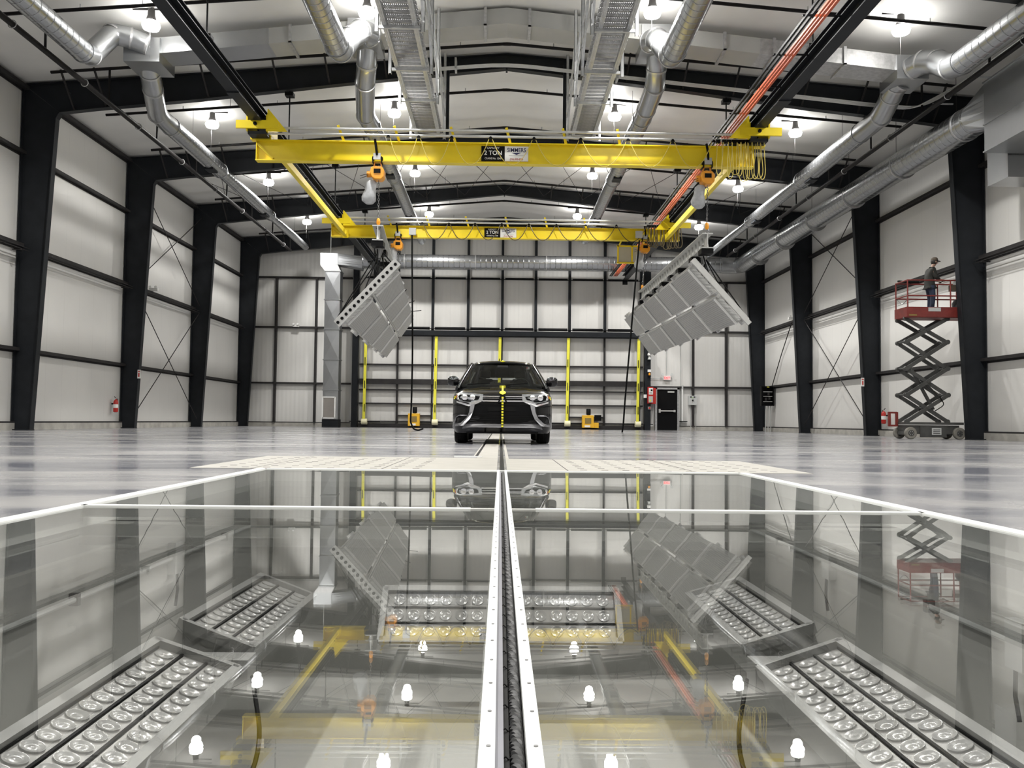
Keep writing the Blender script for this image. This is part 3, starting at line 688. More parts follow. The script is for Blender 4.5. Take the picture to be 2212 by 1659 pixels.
def chain(mb, p, q, r=0.012, step=0.07):
    """oval links alternating in direction"""
    p = Vector(p); q = Vector(q); L = (q-p).length; n = max(2, int(L/step)); d = (q-p)/n
    for k in range(n):
        c = p+d*(k+0.5); u = Vector((1, 0, 0)) if k % 2 else Vector((0, 1, 0)); h = step*0.62
        dd = d.normalized(); pts = [c+dd*(h*math.cos(2*PI*j/8))+u*(0.022*math.sin(2*PI*j/8)) for j in range(9)]
        mb.tube(pts, r*0.7, 4, cap=False)
def hoist(x, y, zb, label, sc=1.0, bag=True, hook_z=None, hook_xy=None, dark=False):
    """trolley on the lower flange, motor body, chain bag, chain with hook; zb = underside of the girder"""
    t = thing('chain_hoist', label, 'hoist', (x, y, zb), 'orange chain hoists on the cranes')
    mb = MB()
    for dx in (-0.12, 0.12): mb.box(x+dx-0.015, x+dx+0.015, y-0.18, y+0.18, zb-0.04, zb+0.14)
    mb.box(x-0.13, x+0.13, y-0.02, y+0.02, zb-0.05, zb-0.02)
    tr = mb.build('trolley', M['black'], t)
    for dx in (-0.12, 0.12):
        for s in (-1, 1): MB().cyl((x+dx-0.03, y+s*0.09, zb+0.09), (x+dx+0.03, y+s*0.09, zb+0.09), 0.05, 12).build('wheel', M['black'], tr)
    MB().box(x-0.10, x+0.10, y-0.22, y-0.17, zb+0.04, zb+0.22).build('control_box', M['grey'], t)
    MB().tube(smooth_path([(x, y-0.2, zb+0.16), (x-0.02, y-0.26, zb+0.36), (x-0.06, y-0.24, zb+0.6)], 4), 0.035, 8).build('cable_bundle', M['black'], t)
    for s in (-1, 1):
        MB().bar((x+s*0.08, y-0.03, zb+0.02), (x+s*0.13, y-0.03, zb-0.22), 0.035, 0.05, up=(0, 1, 0)).build('suspension_arm', M['orange'], t)
    prof = [(-0.17, -0.16), (-0.20, -0.30), (-0.15, -0.44), (-0.05, -0.50), (0.12, -0.50), (0.19, -0.42), (0.20, -0.24), (0.13, -0.14), (-0.05, -0.12)]
    body = MB().poly([(x+a*sc, zb+b*sc) for a, b in prof], y-0.17, y+0.17).build('motor_body', M['orange'], t, bevel=0.02)
    MB().box(x-0.09, x+0.10, y-0.185, y-0.16, zb-0.33, zb-0.21).build('vent_panel', M['black'], body)
    MB().cyl((x-0.30, y, zb-0.32), (x-0.18, y, zb-0.32), 0.09, 14).build('brake_cover', M['orange'], body)
    for k in range(2): MB().bar((x-0.26, y-0.1, zb-0.34-0.05*k), (x-0.46, y-0.2, zb-0.42-0.08*k), 0.012, 0.012).build('limit_arm', M['black'], body)
    if bag:
        v = []; n = 14
        ringsb = [(0.10, -0.5, 0.0), (0.15, -0.56, -0.02), (0.15, -0.75, -0.03), (0.20, -0.95, -0.06), (0.19, -1.08, -0.07), (0.10, -1.16, -0.06)]
        for r, z, dx in ringsb:
            for j in range(n):
                a = 2*PI*j/n; rr = r*(1+0.10*math.sin(3*a+z*9)); v.append((x-0.17+dx+rr*math.cos(a), y+0.02+rr*0.7*math.sin(a), zb+z))
        k = len(ringsb)
        MB().add(v, [(i*n+j, i*n+(j+1) % n, (i+1)*n+(j+1) % n, (i+1)*n+j) for i in range(k-1) for j in range(n)]+[tuple(range(n)), tuple(range((k-1)*n, k*n))], True).build('chain_bag', M['plastic_bag'], t)
    if hook_z is not None:
        hx, hy = hook_xy or (x, y); cm = MB(); chain(cm, (x+0.03, y, zb-0.5), (hx, hy, hook_z+0.25)); cm.build('chain', M['chain'], t)
        hk = MB().lathe([(0.02, 0.26), (0.05, 0.22), (0.06, 0.12), (0.03, 0.06)], (hx, hy, hook_z), n=12).build('hook_block', M['orange'], t)
        MB().tube([(hx+0.06*math.cos(a), hy, hook_z+0.0+0.06*math.sin(a)) for a in [PI/2-k*PI/8 for k in range(12)]], 0.014, 8).build('hook', M['chain'], hk)
    return t
TZ = 5.62
hoist(-3.52, 24.0, 7.64, 'orange chain hoist on the nearer crane, left, with a grey chain bag', hook_z=TZ+0.2, hook_xy=(-3.48, 24.0))
hoist(5.74, 24.0, 7.64, 'orange chain hoist on the nearer crane, right, beside the cable loops', hook_z=TZ+0.2, hook_xy=(5.75, 24.0))
hoist(-4.3, 35.4, 7.95, 'orange chain hoist on the farther crane, left', hook_z=TZ+0.25, hook_xy=(-4.3, 35.4))
hoist(5.9, 35.4, 7.95, 'orange chain hoist on the farther crane, right, beside the dark cable loops', hook_z=TZ+0.25, hook_xy=(5.8, 35.4))
# control boxes and pendants of the farther crane
for x, lb, pts in ((-3.68, 'black pendant cable hanging from the farther crane left of the car, curled on the floor', [(-3.7, 35.05, 8.0), (-3.66, 35.05, 6), (-3.6, 35.05, 3), (-3.62, 35.05, 1.0), (-3.65, 35.05, 0.35), (-3.5, 35.05, 0.06), (-3.3, 35.0, 0.025), (-3.12, 35.0, 0.10)]),
                   (5.6, 'black pendant cable slanting to the floor right of the car', [(5.62, 35.05, 7.9), (5.45, 35.05, 6.0), (5.2, 35.05, 3), (5.05, 35.05, 1.2), (5.0, 35.05, 0.4), (4.95, 35.05, 0.02)])):
    t = thing('pendant_cable', lb, 'cable', (x, 35.05, 0), 'pendant cables of the farther crane')
    MB().tube(smooth_path(pts, 4), 0.035, 8).build('cable', M['rubber'], t)
    MB().box(x-0.14, x+0.14, 34.98, 35.12, 8.0, 8.28).build('junction_box', M['grey'], t)
t = thing('yellow_gate', 'yellow framed grey mesh panel hung under the right end of the farther crane', 'panel', (5.2, 36.6, 7.9))
mb = MB()
for x in (4.95, 5.55, 6.0): mb.box(x-0.03, x+0.03, 36.55, 36.62, 7.25, 8.0)
for z in (7.25, 7.97): mb.box(4.9, 6.05, 36.55, 36.62, z-0.03, z+0.03)
mb.build('frame', M['yellow'], t); MB().box(4.95, 6.0, 36.58, 36.60, 7.28, 7.95).build('mesh_panel', M['grey'], t)
MB().bar((5.0, 36.6, 8.0), (5.0, 35.5, 8.1), 0.05, 0.05).build('arm', M['yellow'], t); MB().bar((6.0, 36.6, 8.0), (6.0, 35.5, 8.1), 0.05, 0.05).build('arm', M['yellow'], t)

# ---- hanging light banks and their trusses
def truss(p, q, label):
    p = Vector(p); q = Vector(q); t = thing('spreader_truss', label, 'truss', p, 'aluminium trusses between the hoists')
    d = q-p; n = 26; H = 0.40
    MB().bar(p, q, 0.30, 0.03).build('top_chord', M['aluflat'], t)
    MB().bar(p-Vector((0, 0, H)), q-Vector((0, 0, H)), 0.30, 0.03).build('bottom_chord', M['aluflat'], t)
    MB().box(p.x-0.012, p.x+0.012, p.y, p.y+0.35, p.z-H, p.z).build('end_web', M['aluflat'], t)
    w_ = MB()
    for k in range(n):
        a = p+d*(k/n); b = p+d*((k+0.5)/n); c = p+d*((k+1)/n)
        w_.bar(a-Vector((0, 0, H)), b, 0.03, 0.05, up=(1, 0, 0)); w_.bar(b, c-Vector((0, 0, H)), 0.03, 0.05, up=(1, 0, 0))
    w_.build('web_lattice', M['aluflat'], t)
    for k in (0.02, 0.13, 0.3, 0.42, 0.55, 0.68, 0.82, 0.97):
        c = p+d*k; MB().box(c.x-0.17, c.x+0.17, c.y-0.2, c.y+0.2, c.z-H-0.16, c.z-H-0.02).build('beam_trolley', M['black'], t)
    return t
truss((5.75, 23.9, TZ+0.13), (5.8, 35.5, TZ+0.22), 'light metal spreader truss above the right hanging light bank')
truss((-3.48, 23.9, TZ+0.23), (-4.32, 35.5, TZ+0.22), 'light metal spreader truss above the left hanging light bank')

def light_bank(A, B, C, D, label, nlong, sgn, trx, holes):
    """A,B near edge (upper inner, lower outer), D,C far edge; panel plane with two rows of finned lamp housings"""
    A, B, C, D = map(Vector, (A, B, C, D)); t = thing('hanging_light_bank', label, 'light panel', (A+B)/2, 'large light banks hung from the trusses')
    nrm = (B-A).cross(D-A).normalized()
    if nrm.z < 0: nrm = -nrm            # upward side
    def P(a, b, h=0.0):                 # a across near edge, b along
        return (A*(1-a)+B*a)*(1-b)+(D*(1-a)+C*a)*b + nrm*h
    for a0, a1 in ((0.0, 0.46), (0.54, 1.0)):
        for k in range(nlong):
            b0 = k/nlong+0.004; b1 = (k+1)/nlong-0.004
            dz = 0.0
            v = [P(a0, b0), P(a1, b0), P(a1, b1), P(a0, b1)]; v += [p+nrm*0.14 for p in v]
            hous = MB().add(v, [(0,1,2,3), (7,6,5,4), (0,4,5,1), (1,5,6,2), (2,6,7,3), (3,7,4,0)]).build('lamp_housing', M['finned'], t)
            mb = MB()
            mb.bar(P(a0, b0+0.006, -0.02), P(a1, b0+0.006, -0.02), 0.09, 0.05, up=nrm)
            mb.build('edge_rib', M['white'], hous)
    mb = MB()
    mb.bar(P(0.46, 0, 0.1), P(0.46, 1, 0.1), 0.08, 0.12, up=nrm); mb.bar(P(0.54, 0, 0.1), P(0.54, 1, 0.1), 0.08, 0.12, up=nrm)
    mb.bar(P(0.0, 0, 0.2), P(0.0, 1, 0.2), 0.08, 0.12, up=nrm); mb.bar(P(1.0, 0, 0.2), P(1.0, 1, 0.2), 0.08, 0.12, up=nrm)
    mb.build('frame_rail', M['alu'], t)
    for k in range(nlong+1):
        b = min(0.985, max(0.012, k/nlong))
        MB().bar(P(-0.06, b, 0.28), P(1.06, b, 0.28), 0.10, 0.14, up=nrm).build('cross_beam', M['alu'], t)
        for a in (0.5, -0.02, 1.02): MB().cbox(P(a, b, 0.16), (0.16, 0.2, 0.14), M3z(nrm)).build('hinge_block', M['galvd'], t)
    # perforated beam along the near edge
    be = MB().bar(P(-0.07, -0.012, 0.17), P(1.10, -0.012, 0.17), 0.08, 0.22 if holes else 0.13, up=nrm).build('perforated_beam', M['alu'], t)
    if holes:
        ax = (D-A).normalized()
        for k in range(15):
            c = P(-0.02+k*0.078, -0.012, 0.17)-ax*0.055
            MB().cyl(c, c-ax*0.006, 0.045, 12).build('hole', M['black'], be)
    # straps to the truss
    for b, tr in ((0.02, trx[0]), (0.75, trx[1])):
        T = Vector(tr)
        for a, o in ((-0.02, 0.1), (0.25, -0.1), (0.5, 0.05), (1.04, 0.0), (1.02, 0.25)):
            MB().tube([T+Vector((o*0.4, o, 0)), P(a, b, 0.36)], 0.018, 6).build('strap', M['rubber'], t)
        MB().lathe([(0.05, 0.3), (0.10, 0.2), (0.12, 0.0), (0.06, -0.18), (0.03, -0.25)], T, n=10).build('shackle', M['chain'], t)
    # cables bunched above
    rnd = random.Random(5)
    for k in range(5):
        T = Vector(trx[0]); o = Vector((rnd.uniform(-.3, .3), rnd.uniform(0, .8), 0))
        MB().tube(sag(T+o*0.3, P(0.1*k, 0.03, 0.35), rnd.uniform(.05, .4), 8), 0.016, 5).build('cable', M['rubber'], t)
    for k in range(5):
        b = (k+0.5)/5; MB().tube([P(0.0, b, 0.3), Vector((trx[0][0], P(0, b).y, TZ-0.4))], 0.016, 5).build('strap', M['rubber'], t)
    return t
def M3z(n):
    n = Vector(n).normalized(); y = Vector((0, 1, 0)); y = (y-n*y.dot(n)).normalized(); x = y.cross(n)
    return Matrix((x, y, n)).transposed()
def fin_mat():
    m = mat('finned_housing', (0.46, 0.46, 0.44), 0.5, 0.25); nt = m.node_tree; b = nt.nodes['Principled BSDF']
    tc = nt.nodes.new('ShaderNodeTexCoord'); sx = nt.nodes.new('ShaderNodeSeparateXYZ'); nt.links.new(tc.outputs['Object'], sx.inputs[0])
    mo = nt.nodes.new('ShaderNodeMath'); mo.operation = 'PINGPONG'; mo.inputs[1].default_value = 0.02; nt.links.new(sx.outputs['Z'], mo.inputs[0])
    mr = nt.nodes.new('ShaderNodeMapRange'); mr.inputs[2].default_value = 0.02; nt.links.new(mo.outputs[0], mr.inputs[0])
    r = nt.nodes.new('ShaderNodeValToRGB'); r.color_ramp.elements[0].color = (0.33, 0.33, 0.32, 1); r.color_ramp.elements[1].color = (0.43, 0.43, 0.415, 1)
    nt.links.new(mr.outputs[0], r.inputs[0]); nt.links.new(r.outputs[0], b.inputs['Base Color'])
    bp = nt.nodes.new('ShaderNodeBump'); bp.inputs['Distance'].default_value = 0.006; nt.links.new(mr.outputs[0], bp.inputs['Height']); nt.links.new(bp.outputs[0], b.inputs['Normal']); return m
M['finned'] = fin_mat()
light_bank((-2.88, 24.0, 4.60), (-4.30, 24.0, 3.10), (-5.18, 39.0, 3.24), (-3.98, 39.0, 4.98), 'left hanging grey light bank, tilted, with a perforated beam on its near edge', 4, 1, ((-3.5, 24.4, TZ-0.35), (-4.1, 33.5, TZ-0.35)), True)
light_bank((5.27, 24.0, 4.77), (6.64, 24.0, 3.25), (6.60, 38.0, 3.42), (5.43, 38.0, 4.98), 'right hanging grey light bank, wider, tilted below its lattice truss', 5, -1, ((5.75, 24.4, TZ-0.4), (5.8, 33.5, TZ-0.4)), False)
# ---- strap-lift door in the end wall
door = MB()
DX0, DX1 = -8.25, 8.3
dy0, dy1 = 50.28, 50.44
posts = [-7.95, -6.05, -4.02, -1.96, 0.04, 2.0, 3.98, 6.05, 8.1]
for x in posts: door.box(x-0.05, x+0.05, dy0, dy1, 0.18, 5.35)
for z, h in ((3.66, 0.09), (2.19, 0.08), (1.39, 0.08)): door.box(DX0, DX1, dy0-0.04, dy1, z-h/2, z+h/2)
door.box(DX0, DX1, dy0-0.12, dy1, 2.52, 2.82)
door.box(DX0, DX1, dy0-0.1, dy1, 0.02, 0.22)
door.box(DX0, DX1, dy0-0.03, dy1, 0.34, 0.38)
door.box(-6.05, -4.02, dy0-0.02, dy1, 0.66, 0.74); door.box(3.98, 6.05, dy0-0.02, dy1, 0.66, 0.74)
struct(door.build('door_1', M['girt']))
# header, jamb columns, upper posts and tubes
trim(MB().box(-8.3, 8.35, 49.95, 50.45, 5.33, 5.66).box(-8.3, 8.35, 49.85, 50.0, 5.36, 5.40), M['steel'])
for x in (-8.48, 8.55):
    trim(MB().box(x-0.17, x+0.17, 50.05, 50.45, 0, roof(x)-0.1), M['steel'])
trim(MB().box(-7.5, -7.3, 50.2, 50.45, 5.66, 11.2), M['steel']); trim(MB().box(8.12, 8.26, 50.2, 50.45, 5.66, 11.2), M['steel'])
for x in posts[1:8]: trim(MB().box(x-0.075, x+0.075, 50.15, 50.45, 5.66, roof(x)-0.12), M['steel'])
ps = posts[:8]+[8.1]
for a, b in zip(ps[:-1], ps[1:]):
    trim(MB().cyl((a+0.15, 50.05, 8.72), (b-0.15, 50.05, 8.72), 0.065, 10).box(a, b, 50.1, 50.2, 8.69, 8.73), M['black'])
    trim(MB().cyl((a+0.15, 50.02, 5.78), (b-0.15, 50.02, 5.78), 0.085, 10).box(a, b, 50.05, 50.15, 5.74, 5.78), M['black'])
for i, (x, zt) in enumerate(((-7.88, 5.3), (-3.80, 5.3), (-0.10, 5.3), (3.88, 5.3), (7.98, 5.3))):
    t = thing('lift_strap', 'yellow door strap, %s from the left, wound on a drum at the door foot' % ORD[i], 'strap', (x, 50.0, 0.3), 'yellow lifting straps of the big door')
    MB().bar((x-0.03, 50.02, 0.4), (x+0.03, 49.98, zt), 0.16, 0.012, up=(0, 1, 0)).build('webbing', M['strap'], t)
    for k in range(3): MB().box(x-0.02, x+0.02, 49.965, 49.985, 0.9+1.35*k, 1.35+1.35*k).build('printed_mark', M['black'], t)
    MB().cyl((x-0.17, 50.08, 0.33), (x+0.17, 50.08, 0.33), 0.17, 20).build('drum', M['strapw'], t)
    MB().cyl((x-0.9, 50.14, 0.33), (x+0.9, 50.14, 0.33), 0.025, 8).build('shaft', M['black'], t)
M_ = None
for x, lb in ((-4.99, 'yellow door drive box with black motor, left of the car'), (5.05, 'yellow door drive box with black motor, right of the car')):
    t = thing('door_drive', lb, 'machine', (x, 50.0, 0.08), 'yellow drives of the big door')
    h = MB().box(x-0.33, x+0.33, 49.7, 50.12, 0.10, 0.82).build('gear_housing', M['myellow'], t, bevel=0.02)
    MB().box(x-0.18, x+0.18, 49.685, 49.71, 0.34, 0.66).build('vent_plate', M['brown'], h)
    MB().box(x-0.2, x+0.12, 49.68, 49.70, 0.13, 0.24).build('name_plate', M['white'], h)
    MB().lathe([(0.06, 0.82), (0.13, 0.86), (0.13, 1.16), (0.10, 1.20)], (x+0.04, 49.9, 0), n=16).build('motor', M['black'], t)
    if x > 0:
        MB().box(x+0.33, x+0.62, 49.75, 50.1, 0.10, 0.40).build('bearing_block', M['myellow'], t); MB().box(x+0.4, x+0.78, 49.85, 50.1, 0.5, 0.84).build('control_box', M['black'], t)

# ---- exit door and what hangs around it
d = MB().box(9.14, 10.30, 50.28, 50.36, 0.01, 2.36); d = struct(d.build('door_2', M['black']))
fr = MB().box(9.02, 9.13, 50.22, 50.45, 0, 2.48); fr.box(10.31, 10.43, 50.22, 50.45, 0, 2.48); fr.box(9.02, 10.43, 50.22, 50.45, 2.38, 2.48)
struct(fr.build('door_frame_2', M['galvd']))
pb = MB().box(9.25, 10.2, 50.17, 50.22, 1.09, 1.16); pb.box(9.22, 9.33, 50.18, 50.28, 1.02, 1.24); pb.box(10.1, 10.2, 50.18, 50.28, 1.06, 1.18); pb.build('panic_bar', M['alu'], d)
MB().box(9.75, 10.14, 50.24, 50.28, 2.19, 2.28).build('door_closer', M['alu'], d)
def simple(name, label, cat, mb, m, group=None): return tag(mb.build(name, m), label, cat, group)
t = thing('exit_sign', 'red lit EXIT sign with two emergency lamp heads above the black door', 'sign', (9.72, 50.35, 2.94))
MB().box(9.51, 9.93, 50.3, 50.42, 2.93, 3.18).build('sign_case', M['white'], t)
fc = MB().box(9.54, 9.90, 50.285, 50.30, 2.96, 3.15).build('sign_face', M['exitface'], t)
text('lettering', 'EXIT', 0.19, (9.72, 50.28, 3.055), (PI/2, 0, 0), M['exitred'], fc, squash=0.9)
for x in (9.44, 10.0):
    MB().lathe([(0.03, 0.0), (0.07, 0.03), (0.08, 0.09)], (x, 50.34, 3.25), (0, -1, 0.2), n=14).build('lamp_head', M['grey'], t)
MB().cyl((9.7, 50.38, 3.18), (9.7, 50.38, 5.6), 0.016, 8).build('conduit', M['grey'], t)
MB().cyl((8.75, 50.38, 3.02), (9.5, 50.38, 3.02), 0.016, 8).build('conduit', M['grey'], t)
t = thing('fire_alarm_cabinet', 'red fire cabinet on the door column left of the black door', 'cabinet', (8.8, 50.0, 1.5))
MB().box(8.75, 9.0, 49.9, 50.25, 1.52, 2.44).build('side_panel', M['red'], t); MB().box(8.52, 8.84, 49.88, 50.04, 1.55, 2.5).build('back_box', M['red'], t)
nt_ = MB().box(8.58, 8.82, 49.86, 49.88, 2.06, 2.44).build('notice', M['white'], t); MB().box(8.69, 8.79, 49.85, 49.86, 2.26, 2.36).build('printed_picture', M['black'], nt_); MB().box(8.61, 8.78, 49.85, 49.86, 2.14, 2.17).build('printed_line', M['black'], nt_)
pk = MB().box(8.57, 8.81, 49.82, 49.88, 1.60, 1.96).build('document_holder', M['grey'], t); MB().box(8.62, 8.70, 49.81, 49.82, 1.66, 1.76).build('sticker', M['strap'], pk)
simple('notice_board', 'small white box with red edge beside the yellow strap, left of the red cabinet', 'sign', MB().box(8.3, 8.47, 49.95, 50.05, 1.87, 2.06), M['white'])
simple('sensor_box', 'small white box high on the door column above an orange lamp', 'box', MB().box(8.53, 8.72, 49.95, 50.05, 3.37, 3.52), M['white'])
t = thing('beacon', 'small orange beacon on the door column', 'lamp', (8.63, 49.98, 3.2)); MB().lathe([(0.05, 0.0), (0.06, 0.03), (0.055, 0.12), (0.02, 0.15)], (8.63, 49.97, 3.18), n=14).build('dome', M['orange'], t); MB().box(8.55, 8.71, 49.92, 50.05, 3.1, 3.18).build('base', M['black'], t)
t = thing('push_button', 'round red button on the door column at handle height', 'button', (8.64, 50.0, 1.28)); MB().cyl((8.64, 49.99, 1.28), (8.64, 49.93, 1.28), 0.055, 16).build('cap', M['red'], t); MB().box(8.56, 8.72, 49.99, 50.05, 1.2, 1.36).build('plate', M['grey'], t)
t = thing('alarm_horn', 'white horn and lamp high on the door column', 'alarm', (8.63, 49.95, 4.3)); MB().lathe([(0.1, 0.42), (0.13, 0.34), (0.12, 0.28)], (8.63, 49.93, 4.05), n=16).build('dome', M['white'], t); MB().lathe([(0.04, 0.25), (0.05, 0.15), (0.12, 0.0)], (8.63, 49.93, 4.1), n=16).build('horn', M['grey'], t); MB().box(8.56, 8.70, 49.98, 50.05, 4.1, 4.5).build('bracket', M['grey'], t)
t = thing('control_panel', 'light grey electrical box on the end wall right of the white pipe', 'electrical box', (11.2, 50.3, 1.5))
MB().box(10.96, 11.45, 50.18, 50.38, 1.49, 2.03).build('enclosure', M['grey'], t)
for x in (11.1, 11.3): MB().box(x-0.05, x+0.05, 50.16, 50.18, 1.93, 1.98).build('label_plate', M['black'], t)
MB().cyl((11.2, 50.18, 1.76), (11.2, 50.12, 1.76), 0.045, 14).build('knob', M['black'], t); MB().box(11.17, 11.22, 50.16, 50.18, 1.9, 1.93).build('pilot_lamp', M['lime'], t)
for x, za, zb in ((11.12, 0, 1.49), (11.42, 0, 1.49), (11.1, 2.03, 5.5)): MB().cyl((x, 50.35, za), (x, 50.35, zb), 0.018, 8).build('conduit', M['grey'], t)
t = thing('white_pipe', 'thick white vertical pipe on the end wall right of the black door', 'pipe', (10.62, 50.3, 0.4))
MB().cyl((10.62, 50.3, 0.48), (10.62, 50.3, 2.6), 0.05, 12).build('pipe', M['white'], t); MB().cyl((10.62, 50.3, 2.45), (10.62, 50.3, 2.62), 0.07, 12).build('coupling', M['grey'], t); MB().box(10.45, 10.9, 50.2, 50.4, 0.5, 0.54).build('bracket', M['black'], t)
MB().cyl((10.54, 50.38, 0.3), (10.54, 50.38, 5.5), 0.022, 8).build('conduit', M['grey'], t)
t = thing('cord_rack', 'open black electrical panel rack beside the farthest right column', 'electrical box', (14.9, 47.8, 1.5))
MB().box(14.52, 15.2, 48.0, 48.1, 1.46, 2.5).build('back_plate', M['black'], t)
mb = MB()
for x in (14.52, 15.18): mb.box(x-0.03, x+0.03, 47.75, 48.05, 1.46, 2.5)
for z in (1.46, 2.5): mb.box(14.5, 15.2, 47.75, 48.05, z-0.03, z+0.03)
mb.build('case', M['black'], t)
for z in (1.65, 1.95, 2.2): MB().box(14.6, 15.1, 47.76, 47.8, z, z+0.03).build('bus_bar', M['alu'], t)
for x, z in ((14.75, 1.72), (14.95, 1.78), (14.9, 2.02)): MB().box(x-0.05, x+0.05, 47.78, 48.0, z, z+0.16).build('breaker', M['girt'], t)
MB().box(14.8, 14.92, 47.73, 47.75, 2.46, 2.5).build('warning_label', M['strap'], t)
for x in (14.8, 14.95, 15.1): MB().cyl((x, 48.05, 0), (x, 48.05, 1.46), 0.025, 8).build('conduit', M['grey'], t)
MB().tube([(15.15, 48.0, 2.5), (15.2, 46.5, 4.2), (15.12, 44.6, 5.7)], 0.025, 8).build('cable', M['rubber'], t)

# ---- catwalk-like cable tray walkways under the ridge
def walkway(xa, xb, label, s):
    """xa outer edge, xb inner edge; s=+1 when the inner side is towards +x"""
    t = thing('hanging_walkway', label, 'walkway', ((xa+xb)/2, 20, 9.35), 'perforated walkways hung under the ridge')
    y0, y1 = 13.0, 26.75
    for x in (xa+s*0.08, xb-s*0.10):
        mb = MB(); mb.box(x-0.05, x+0.05, y0, y1, 9.35, 9.37); mb.box(x-0.05, x-0.035, y0, y1, 9.37, 9.45); mb.box(x+0.035, x+0.05, y0, y1, 9.37, 9.45)
        mb.box(x-0.012, x+0.012, y0, y1, 9.335, 9.35)
        mb.build('stringer', M['strut'], t)
    # one grating plank, then copies
    P = 0.235; L0, L1 = min(xa, xb), max(xa, xb)
    mb = MB(); yp = y1-P
    mb.box(L0, L1, yp, yp+0.012, 9.42, 9.50); mb.box(L0, L1, yp+P-0.052, yp+P-0.040, 9.42, 9.50)
    for k in range(3): mb.box(L0, L1, yp+0.045+k*0.045, yp+0.060+k*0.045, 9.49, 9.505)
    nn = 20
    for k in range(nn+1):
        x = L0+(L1-L0)*k/nn; mb.box(x-0.011, x+0.011, yp, yp+P-0.045, 9.485, 9.497)
    pl = mb.build('grating_plank', M['galvd'], t)
    for k in range(1, 58):
        c = pl.copy(); col.objects.link(c); c.parent = t; c.location = (0, -k*P, 0)
    ys = [26.6, 23.66, 21.55, 19.2, 16.8, 14.4]
    for i, y in enumerate(ys):
        MB().box(xa-s*0.12, xb+s*0.10, y-0.03, y+0.03, 9.28, 9.35).build('cross_member', M['strut'], t)
        for x, zt in ((xa-s*0.10, roof(xa)-0.05), (xb+s*0.08, roof(xb)-0.05)):
            mb = MB(); mb.box(x-0.045, x+0.045, y-0.045, y-0.035, 9.2, zt); mb.box(x-0.045, x-0.035, y-0.045, y+0.03, 9.2, zt); mb.box(x+0.035, x+0.045, y-0.045, y+0.03, 9.2, zt)
            mb.build('hanger_post', M['strut'], t)
        if i < len(ys)-1:
            yn = ys[i+1]; x = xb+s*0.08
            MB().bar((x, y, 9.45), (x, yn, 11.3), 0.05, 0.05, up=(1, 0, 0)).build('diagonal_brace', M['strut'], t)
    for z in (9.95, 10.5): MB().box(xb+s*0.10-0.02, xb+s*0.10+0.02, y0, y1, z-0.025, z+0.025).build('guard_rail', M['strut'], t)
    x = xb+s*0.16; MB().box(x-0.05, x+0.05, 26.72, 26.8, 9.1, 11.7).build('end_post', M['steel'], t)
    return t
walkway(-2.80, -1.93, 'left perforated metal walkway hanging under the ridge', 1)
walkway(2.90, 2.07, 'right perforated metal walkway hanging under the ridge', -1)

# ---- sprinkler piping
names_y = [21.9, 25.5, 29.1, 32.9, 36.6, 40.3, 44.0, 47.7]
for i, y in enumerate(names_y):
    t = thing('sprinkler_line', 'black sprinkler branch pipe across the roof, %s from the camera' % ORD[i], 'pipe', (XC, y, 11.8), 'sprinkler branch pipes under the roof')
    for s in (-1, 1):
        e = 13.6
        MB().cyl((XC, y, RIDGE-0.36), (XC+s*e, y, roof(XC+e)-0.36), 0.048, 8).build('branch_pipe', M['pipe'], t)
        for a in (1.4, 4.6, 7.8, 11.0):
            z = roof(XC+a)-0.36; MB().cyl((XC+s*a, y, z), (XC+s*a, y, z+0.14), 0.018, 6).build('sprinkler_head', M['galvd'], t)
        for a in (2.8, 9.4): MB().cyl((XC+s*a, y, roof(XC+a)-0.36), (XC+s*a, y, roof(XC+a)), 0.008, 5).build('hanger_rod', M['girt'], t)
    MB().cyl((XC-0.12, y, RIDGE-0.37), (XC+0.12, y, RIDGE-0.37), 0.05, 10).build('coupling', M['pipe'], t)
for x, lb, y0_, y1_ in ((-11.78, 'black sprinkler main pipe along the roof on the left, beside the far left duct', 8, 47.8), (12.62, 'black sprinkler main pipe along the roof on the right, beside the far right duct', 8, 47.9)):
    t = thing('sprinkler_main', lb, 'pipe', (x, 28, 9.9), 'sprinkler main pipes')
    zz = 9.80
    MB().cyl((x, y0_, zz), (x, y1_, zz), 0.075, 12).build('main_pipe', M['pipe'], t)
    for y in names_y:
        MB().cyl((x, y, zz), (x, y, roof(x)-0.36), 0.035, 8).build('riser_nipple', M['pipe'], t)
        MB().tube([(x+0.1*math.cos(a), y-1.5, zz+0.1*math.sin(a)) for a in [k*PI/6 for k in range(13)]], 0.012, 5).build('pipe_ring', M['galvd'], t)
# conduits following the largest frame and running to the top right corner
t = thing('conduit_run', 'bundle of four thin metal conduits bending towards the top right corner', 'conduit', (6, 26.5, 11))
for k in range(4):
    y = 26.45-0.07*k; pts = [(-2.3, y, 11.30), (XC, y, 11.52), (3, y, 11.22), (11.6+0.05*k, y, 10.38), (12.5+0.07*k, y-0.5, 10.12), (12.80+0.08*k, y-2.5, 10.04), (12.92+0.08*k, 8, 10.05)]
    MB().tube(smooth_path(pts, 4), 0.018, 8).build('conduit', M['alu'], t)
for p in ((-1.5, 26.35, 11.35), (3.5, 26.35, 11.12)): MB().box(p[0]-0.03, p[0]+0.03, p[1]-0.25, p[1]+0.15, p[2]-0.1, p[2]+0.25).build('bracket', M['strut'], t)
for y in (20.0, 23.0, 25.0): MB().box(12.7, 13.3, y-0.02, y+0.02, 9.93, 9.97).build('bracket', M['strut'], t)

